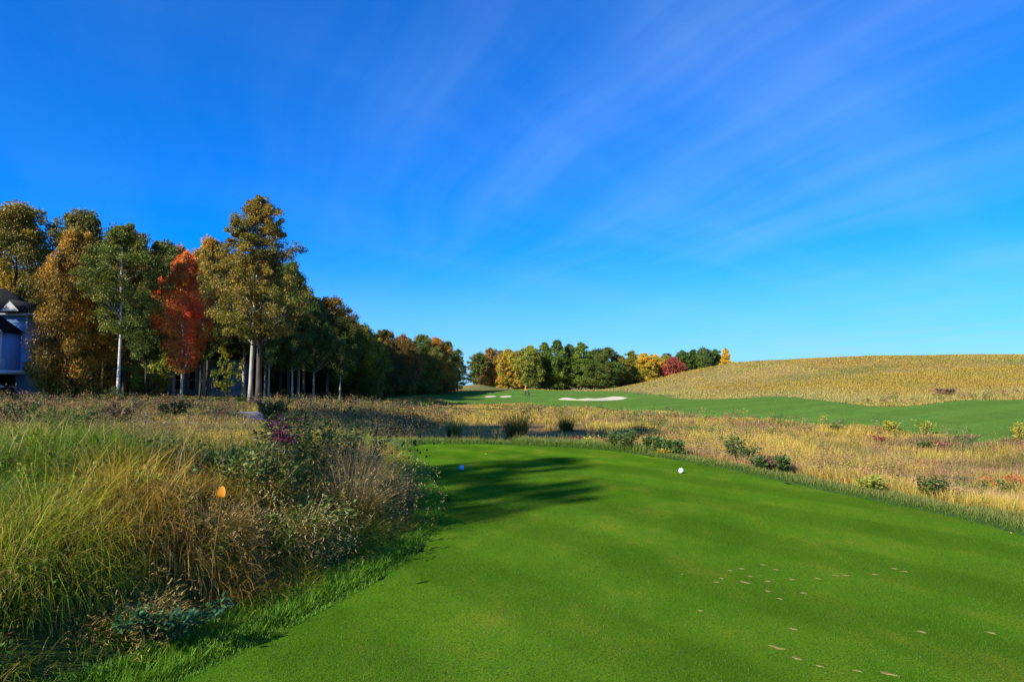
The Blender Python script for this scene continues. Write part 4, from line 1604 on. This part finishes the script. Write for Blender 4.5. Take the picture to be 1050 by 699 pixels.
def plant(name, x, y, h, nst, rad, leafL, leafW, nleaf, cols, label, cat='plant', group=None, spread=.5, stemc=None, droop=0, stemr=.006, top_only=0.0, headc=None, top_cols=None):
    z = h1(x, y)
    e = bpy.data.objects.new(name, None)
    COL.objects.link(e)
    e.location = (x, y, z - .02)
    tag(e, label, cat, group)
    sb = MB()
    LP, LD = [], []
    tips = []
    for s_ in range(nst):
        a_ = rng.uniform(0, 6.28)
        hh = h * rng.uniform(.65, 1.05)
        r_ = rad * rng.uniform(.15, 1)
        t_ = np.linspace(0, 1, 6)
        bx, by = math.cos(a_) * r_ * .3, math.sin(a_) * r_ * .3
        pth = np.stack([bx + math.cos(a_) * r_ * spread * t_ ** 1.4, by + math.sin(a_) * r_ * spread * t_ ** 1.4, hh * t_ - droop * hh * t_ ** 3], 1)
        pth[1:-1] += rng.normal(0, .01 * h, (4, 3))
        sb.tube(pth, stemr * (1.15 - t_), 5, cap=False)
        tips.append(pth[-1])
        u = rng.uniform(max(.08, top_only), 1.02, nleaf) ** .8
        idx = np.clip(u, 0, .999) * 5
        i0 = idx.astype(int)
        pp = pth[i0] + (pth[i0 + 1] - pth[i0]) * (idx - i0)[:, None]
        aa_ = rng.uniform(0, 6.28, nleaf)
        dd = np.stack([np.cos(aa_), np.sin(aa_), rng.uniform(-.3, .9, nleaf)], 1)
        LP.append(pp + dd * rng.uniform(0, leafL * .8, nleaf)[:, None])
        LD.append(dd)
    sb.build('stem', STEM, e)
    LP = np.vstack(LP)
    LD = np.vstack(LD)
    n = len(LP)
    C = jit(palette(cols, rng.uniform(0, 1, n)), n, .22)
    if top_cols is not None:
        up = (LP[:, 2] > h * .62)[:, None]
        C = np.where(up, jit(palette(top_cols, rng.uniform(0, 1, n)), n, .25), C)
    V, T, CC = leaves(LP, LD, leafL * rng.uniform(.6, 1.3, n), leafW * rng.uniform(.6, 1.2, n), C, .2)
    f = obj('foliage', raw_mesh('foliage', V, T, CC), PLANT, e)
    if headc is not None:
        for t_ in tips:
            hb = MB()
            hb.ball(t_ + np.array([0, 0, .005]), (.014, .014, .018), 7, 5)
            hb.build('seed_head', headc, e)
    return e


def pos(px, py):
    return hit(px, py, 3)


GC = [(.03, .07, .01), (.06, .12, .02), (.10, .16, .03)]
DARKH = mat_simple('dark_seed_head', (.03, .018, .012), .9, .3, 30)
# mound, the plants that stand out
plant('weed_plant', -2.30, 7.0, .78, 12, .26, .055, .032, 46, [(.06, .10, .02), (.12, .16, .04), (.16, .17, .05)],
      'tall weed with purple and crimson upper leaves on the mound beside the tee', top_cols=[(.10, .012, .035), (.20, .035, .09), (.06, .012, .02)])
plant('weed_plant', -2.42, 6.45, .60, 6, .22, .05, .026, 34, [(.14, .17, .04), (.20, .20, .05)], 'pale green leafy weed just in front of the purple leaved one', 'plant')
plant('weed_plant', -2.55, 8.1, .80, 10, .5, .06, .03, 34, GC, 'dark green bushy weed behind the purple leaved one', 'plant')
plant('weed_plant', -2.1, 8.6, .84, 9, .42, .055, .028, 30, GC, 'dark green weed nearest the far corner of the mound', 'plant')
plant('leafy_weed', -2.20, 4.35, .34, 18, .30, .05, .028, 46, [(.02, .07, .03), (.04, .12, .05), (.06, .15, .05)],
      'low bluish green leafy weed in the grass close to the fringe', spread=1.1, droop=.3)
plant('leafy_weed', -2.25, 5.2, .30, 6, .16, .05, .03, 16, [(.08, .16, .02), (.14, .22, .03)], 'small fresh yellow green weed in a dark hollow of the mound', spread=1.0, droop=.2)
x_, y_ = -2.45, 5.0
fl = plant('flower_stalk', *flat(-900, 1200), .5, 1, .01, .03, .01, 2, GC, 'x') if False else None
# the single orange leaf caught on a stalk
e = bpy.data.objects.new('leaf_on_stalk', None)
COL.objects.link(e)
lx, ly, lz = at(228, 507, 4.75)
e.location = (lx - .06, ly, h1(lx - .06, ly))
tag(e, 'single orange yellow fallen leaf caught on a thin stalk above the mound grass', 'leaf')
b = MB()
dz = lz - h1(lx - .06, ly)
b.tube([(0, 0, 0), (.01, 0, dz * .5), (.06, 0, dz)], [.003, .0025, .002], 5)
b.build('stalk', STEM, e)
b = MB()
th = np.linspace(0, 2 * math.pi, 13)[:-1]
rad_ = .036 * (1 + .25 * np.cos(th) + .08 * np.cos(th * 3))
V = np.vstack([[0, 0, 0], np.stack([rad_ * np.sin(th) * .8, .008 * np.cos(th * 2), rad_ * np.cos(th) * 1.1 + .01], 1)])
b.add(V + np.array([.06, -.01, dz]), None, [(0, i + 1, (i + 1) % 12 + 1) for i in range(12)], (.62, .25, .015))
b.build('leaf', PLANT, e, col=True)

for i, (px, yy, hh) in enumerate([(400, 8.8, .98), (415, 9.3, .92), (385, 9.6, 1.0), (428, 9.9, .86), (350, 9.2, 1.0), (370, 10.4, 1.02)]):
    plant('seed_stalk', (px - 525) / FPX * yy, yy, hh, 7, .35, .03, .012, 5, [(.06, .05, .02), (.12, .09, .03)],
          'dark dry flower stalks with black seed heads at the far corner of the mound', 'seed stalks', 'dry seed stalks on the mound', headc=DARKH, stemr=.004)

for i, (px, yy, hh, lb) in enumerate([(285, 8.8, .75, 'dark green weed clump behind the purple leaved weed, nearest the birch side'), (325, 8.0, .72, 'dark green weed clump just right of the purple leaved weed'),
                                      (345, 9.4, .85, 'dark green weed clump between the purple leaved weed and the black seed heads'), (372, 9.2, .78, 'dark green weed clump under the black seed heads'),
                                      (270, 6.4, .45, 'olive green weed clump in front of the purple leaved weed'), (322, 6.2, .42, 'olive green weed clump above the drooping pale tufts')]):
    plant('weed_clump', (px - 525) / FPX * yy, yy, hh, 16, .42, .05, .028, 52, [(.035, .07, .012), (.07, .12, .02), (.12, .14, .03)], lb, 'plant', spread=.8)
# straw coloured ornamental tuft overhanging the tee side


def tuft_thing(name, x, y, n, h, w, lean, curl, c0, c1, label, spread, az=None, bias=0, cat='grass tuft', group=None, segs=6):
    z = h1(x, y)
    a_ = np.array([x]), np.array([y])
    (v, q, cc), tip = tufts(a_[0], a_[1], n, h, w, lean, curl, np.array([c0]), np.array([c1]), segs, spread, az, bias)
    v = v - np.array([x, y, z])
    V2, Q2, C2 = [v], [q], [cc]
    nn = len(v)
    tp = tip - np.array([x, y, z])
    m_ = len(tp)
    for rep in range(4):
        off = rng.normal(0, .008, (m_, 3)) - np.array([0, 0, .02 * rep])
        c_ = jit(c1, m_, .25)
        v, q, cc, _ = blades(tp + off, rng.uniform(0, 6.28, m_), rng.uniform(.02, .05, m_), w * 1.3, rng.uniform(.5, 2, m_), .6, c_, c_, 1)
        V2.append(v)
        Q2.append(q + nn)
        C2.append(cc)
        nn += len(v)
    o = obj(name, raw_mesh(name, np.vstack(V2), np.vstack(Q2), np.vstack(C2)), GRASS, None, (x, y, z))
    return tag(o, label, cat, group)


tuft_thing('grass_tuft', -1.72, 7.55, 520, .74, .0045, .42, .85, (.14, .10, .03), (.62, .44, .20), 'big straw coloured tuft fanning out over the tee side of the mound', .22, -.2, .35)
tuft_thing('grass_tuft', -1.95, 8.3, 380, .78, .0045, .36, .7, (.12, .10, .03), (.52, .37, .16), 'upright straw coloured tuft just behind the big fanning one', .22, -.2, .3)
tuft_thing('grass_tuft', -1.9, 6.15, 300, .45, .0045, .7, 1.3, (.16, .12, .03), (.66, .50, .20), 'pale drooping tuft lying towards the tee below the big fanning one', .16, -.5, .55)
tuft_thing('grass_tuft', -2.35, 5.55, 300, .42, .0045, .7, 1.3, (.16, .12, .03), (.62, .45, .18), 'pale drooping tuft halfway down the tee side of the mound', .16, -.6, .5)
tuft_thing('grass_tuft', -2.35, 4.35, 260, .32, .0042, .6, 1.3, (.12, .11, .03), (.52, .37, .10), 'golden drooping tuft beside the bluish green weed', .14, -.7, .5)
tuft_thing('grass_tuft', -3.1, 3.8, 260, .33, .0042, .6, 1.3, (.10, .08, .02), (.36, .20, .05), 'rusty gold tuft low on the mound nearest the camera', .16, -.7, .4)
# dark upright tufts standing in the hollow
for px, py, w_, h_, lb in [(530, 449, .9, 1.12, 'bigger dark green upright tuft standing on the bare hollow'), (581, 442, .75, .85, 'smaller dark green upright tuft beyond the bigger one'),
                           (655, 446, .4, .5, 'thin dark tuft at the far end of the bare hollow'), (465, 448, .5, .7, 'yellowish upright tuft beside the bare hollow')]:
    x, y = hit(px, py, 20)
    yel = 'yellow' in lb
    tuft_thing('reed_tuft', x, y, 460, h_, .018, .30, .55, (.09, .09, .02), (.40, .32, .07) if yel else (.17, .16, .035), lb, w_ * .42)

# leafy weeds along the far right edge of the tee
for i, (px, py, hh, rd, lb) in enumerate([
        (628, 459, .42, .30, 'leafy weed at the shaded end of the row along the tee edge'), (642, 461, .55, .36, 'bushy leafy weed, second in the row along the tee edge'),
        (665, 463, .42, .2, 'narrow leafy weed, third in the row along the tee edge'), (676, 465, .46, .26, 'leafy weed in the middle of the row behind the white marker'),
        (686, 466, .36, .22, 'short leafy weed just behind the white marker'), (697, 467, .40, .14, 'thin upright weed behind the white marker'),
        (752, 474, .78, .34, 'tallest leafy shrub on the tee edge, right of the white marker'), (765, 476, .50, .42, 'lower spreading part shrub beside the tallest one'),
        (783, 482, .34, .34, 'low green weed right of the tall shrub'), (803, 484, .42, .2, 'pointed small weed at the end of the tee edge row')]):
    x, y = hit(px, py, 6)
    sd_ = float(sdist(TEE, np.array([x]), np.array([y]))[0])
    if sd_ < .4:
        y += .4 - sd_
    plant('leafy_weed', x, y, hh * .9 * y / 17, 14, rd * 1.05, .075, .04, 44, [(.04, .09, .015), (.08, .14, .03), (.13, .19, .05)], lb)
for i, (px, py, hh, rd, cols, lb) in enumerate([
        (904, 506, .22, .34, [(.20, .24, .03), (.30, .30, .05)], 'small yellow green weed clump at the near edge of the rough'), (958, 512, .34, .30, GC, 'green shrub at the near edge of the rough, first of the row'),
        (976, 512, .38, .3, GC, 'green shrub at the near edge of the rough, second of the row'), (1006, 515, .46, .3, GC, 'dark green shrub beside the orange leaved one'),
        (1015, 508, .42, .28, [(.10, .12, .02), (.45, .12, .03), (.6, .14, .04)], 'shrub with mixed green and orange leaves at the near edge of the rough'),
        (1043, 506, .42, .45, [(.45, .10, .03), (.6, .16, .05)], 'spreading bright orange red shrub behind the green ones'),
        (1032, 517, .50, .3, GC, 'green shrub at the near edge of the rough, last of the row'), (986, 507, .42, .35, [(.22, .13, .11), (.14, .11, .06)], 'brownish mauve shrub between green ones'),
        (906, 457, .42, .5, [(.22, .05, .05), (.34, .10, .09)], 'dark red shrub far out in the rough'), (959, 481, .32, .35, [(.34, .06, .04), (.22, .07, .05)], 'red shrub in the middle of the rough'),
        (972, 483, .30, .35, [(.20, .10, .08), (.12, .07, .06)], 'dark mauve shrub touching the red one'), (933, 469, .3, .4, [(.36, .12, .10), (.34, .18, .14)], 'pinkish clump beyond the red shrub'),
        (960, 461, .32, .4, [(.30, .08, .08), (.34, .14, .12)], 'pinkish red shrub beyond the dark green one'), (946, 463, .42, .35, GC, 'dark green shrub out in the middle of the rough'),
        (914, 444, .5, .35, [(.40, .36, .04), (.30, .32, .04)], 'small yellow bush at the far edge of the rough'), (949, 448, .7, .45, [(.42, .40, .05), (.20, .26, .04)], 'yellow green bush at the fairway edge'),
        (1046, 454, .9, .3, [(.46, .38, .05), (.30, .30, .04)], 'tall thin yellow bush at the fairway edge'),
        (800, 484, .3, .3, [(.30, .14, .12), (.2, .1, .08)], 'mauve seeded clump at the near edge of the rough'),
        (770, 455, .35, .3, [(.34, .12, .12), (.2, .1, .08)], 'pinkish clump behind the tall shrub'), (860, 445, .35, .5, [(.05, .09, .02), (.08, .12, .03)], 'green clump near the fairway edge'),
        (690, 470, .12, .2, [(.5, .4, .05), (.3, .25, .05)], 'yellow low flowers behind the marker')]):
    x, y = hit(px, py, 6)
    sd_ = float(sdist(TEE, np.array([x]), np.array([y]))[0])
    if sd_ < 1.1 and y < 20:
        y += 1.1 - sd_
    far_ = max(1, y / 16)
    plant('shrub', x, y, hh * (1 if y < 20 else y / 30), 16, rd * far_ ** .4, .06 * far_ ** .8, .035 * far_ ** .8, 44, cols, lb, 'shrub')
plant('shrub', *hit(970, 407, 30), .75, 18, 1.0, .2, .13, 40, [(.26, .15, .10), (.18, .14, .06)], 'dark reddish bush at the foot of the hill', 'shrub')
# orange and yellow low plants by the hollow
for px, py, cols, lb in [(628, 457, [(.45, .12, .03), (.4, .2, .04)], 'low orange leaved plant on the rim of the hollow'),
                         (610, 455, [(.45, .40, .04), (.3, .3, .04)], 'low yellow plant on the rim of the hollow'),
                         (592, 452, [(.3, .08, .05), (.2, .08, .04)], 'low dark red plant on the rim of the hollow')]:
    x, y = flat(px, py)
    plant('low_plant', x, y + 1.0, .28, 8, .35, .07, .04, 20, cols, lb)
# bushes between mound and wood
for px, d, h_, r_, cols, lb in [(66, 17, 1.0, 1.2, [(.04, .09, .015), (.08, .14, .02)], 'rounded bright green bush behind the mound near the blue house'),
                                (8, 24, .9, 1.3, [(.03, .06, .012), (.05, .08, .02)], 'dark green bush below the blue house'),
                                (283, 30, .95, 1.2, [(.06, .09, .02), (.12, .14, .03)], 'green bush at the foot of the tallest tree by the path'),
                                (300, 24, .8, .9, [(.05, .09, .02), (.10, .13, .03)], 'green bush beside the path behind the seed stalks'),
                                (180, 33, .8, 1.0, [(.06, .09, .02), (.14, .13, .04)], 'low bush across the path below the red maple'),
                                (120, 26, .9, 1.4, [(.12, .08, .05), (.16, .10, .06)], 'brownish bush behind the mound below the birch')]:
    X = (px - 525) / FPX * d
    plant('bush', X, d, h_, 26, r_, .06 * d / 18, .04 * d / 18, 120, cols, lb, 'bush')

# divots and a few fallen leaves on the tee
DV = [(764, 597, 2), (749, 585, 1), (760, 583, 1), (782, 579, 1), (796, 584, 1), (770, 591, 1), (812, 594, 1), (824, 608, 1), (838, 593, 1), (787, 606, 1), (800, 614, 1), (740, 593, 1),
      (858, 590, 1.2), (868, 590, 1), (897, 589, 1.1), (917, 583, 1), (928, 586, 1), (788, 596, 1), (797, 664, 2), (817, 675, 1.6), (912, 691, 1.8), (841, 683, 1), (880, 688, 1), (1017, 649, 1.2),
      (946, 648, 1), (814, 645, 1), (718, 626, 1), (735, 597, .8)]
dl = None
for i, (px, py, s_) in enumerate(DV):
    x, y = flat(px, py)
    L_ = .028 * s_ * rng.uniform(.8, 1.2)
    W_ = .011 * (s_ ** .6)
    b = MB()
    th = np.linspace(0, 2 * math.pi, 15)[:-1]
    rr = 1 + .22 * np.sin(th * 3 + i) + rng.uniform(-.15, .15, 14)
    ring = np.stack([np.cos(th) * L_ * rr, np.sin(th) * W_ * rr, np.full(14, .001)], 1)
    inn = ring * np.array([.55, .55, 1]) + np.array([0, 0, .006])
    V = np.vstack([ring, inn, [[0, 0, .0075]]])
    Q_ = [(k, (k + 1) % 14, 14 + (k + 1) % 14, 14 + k) for k in range(14)]
    T_ = [(14 + k, 14 + (k + 1) % 14, 28) for k in range(14)]
    b.add(V, Q_, T_)
    o = b.build('divot', DIVOT_M, None, True)
    o.location = (x, y, .001)
    o.rotation_euler = (0, 0, R(-38) + rng.uniform(-.3, .3))
    tag(o, 'small pale worn divot mark in the mown tee grass', 'divot', 'divots worn into the tee')
for i, (px, py, c_, lb) in enumerate([(698, 591, (.40, .33, .03), 'tiny yellow fallen leaf lying on the mown tee'), (1036, 548, (.6, .4, .1), 'tan fallen leaf at the tee edge by the rough'),
                                      (497, 466, (.5, .35, .06), 'yellow fallen leaf on the far shaded tee')]):
    x, y = flat(px, py)
    V, T, CC = leaves(np.array([[0, 0, .02]]), np.array([[1, .3, .1]]), .03 if y < 12 else .06, .022, np.array([c_]), .05)
    o = obj('fallen_leaf', raw_mesh('fallen_leaf', V, T, CC), PLANT, None, (x, y, .0))
    tag(o, lb, 'leaf')
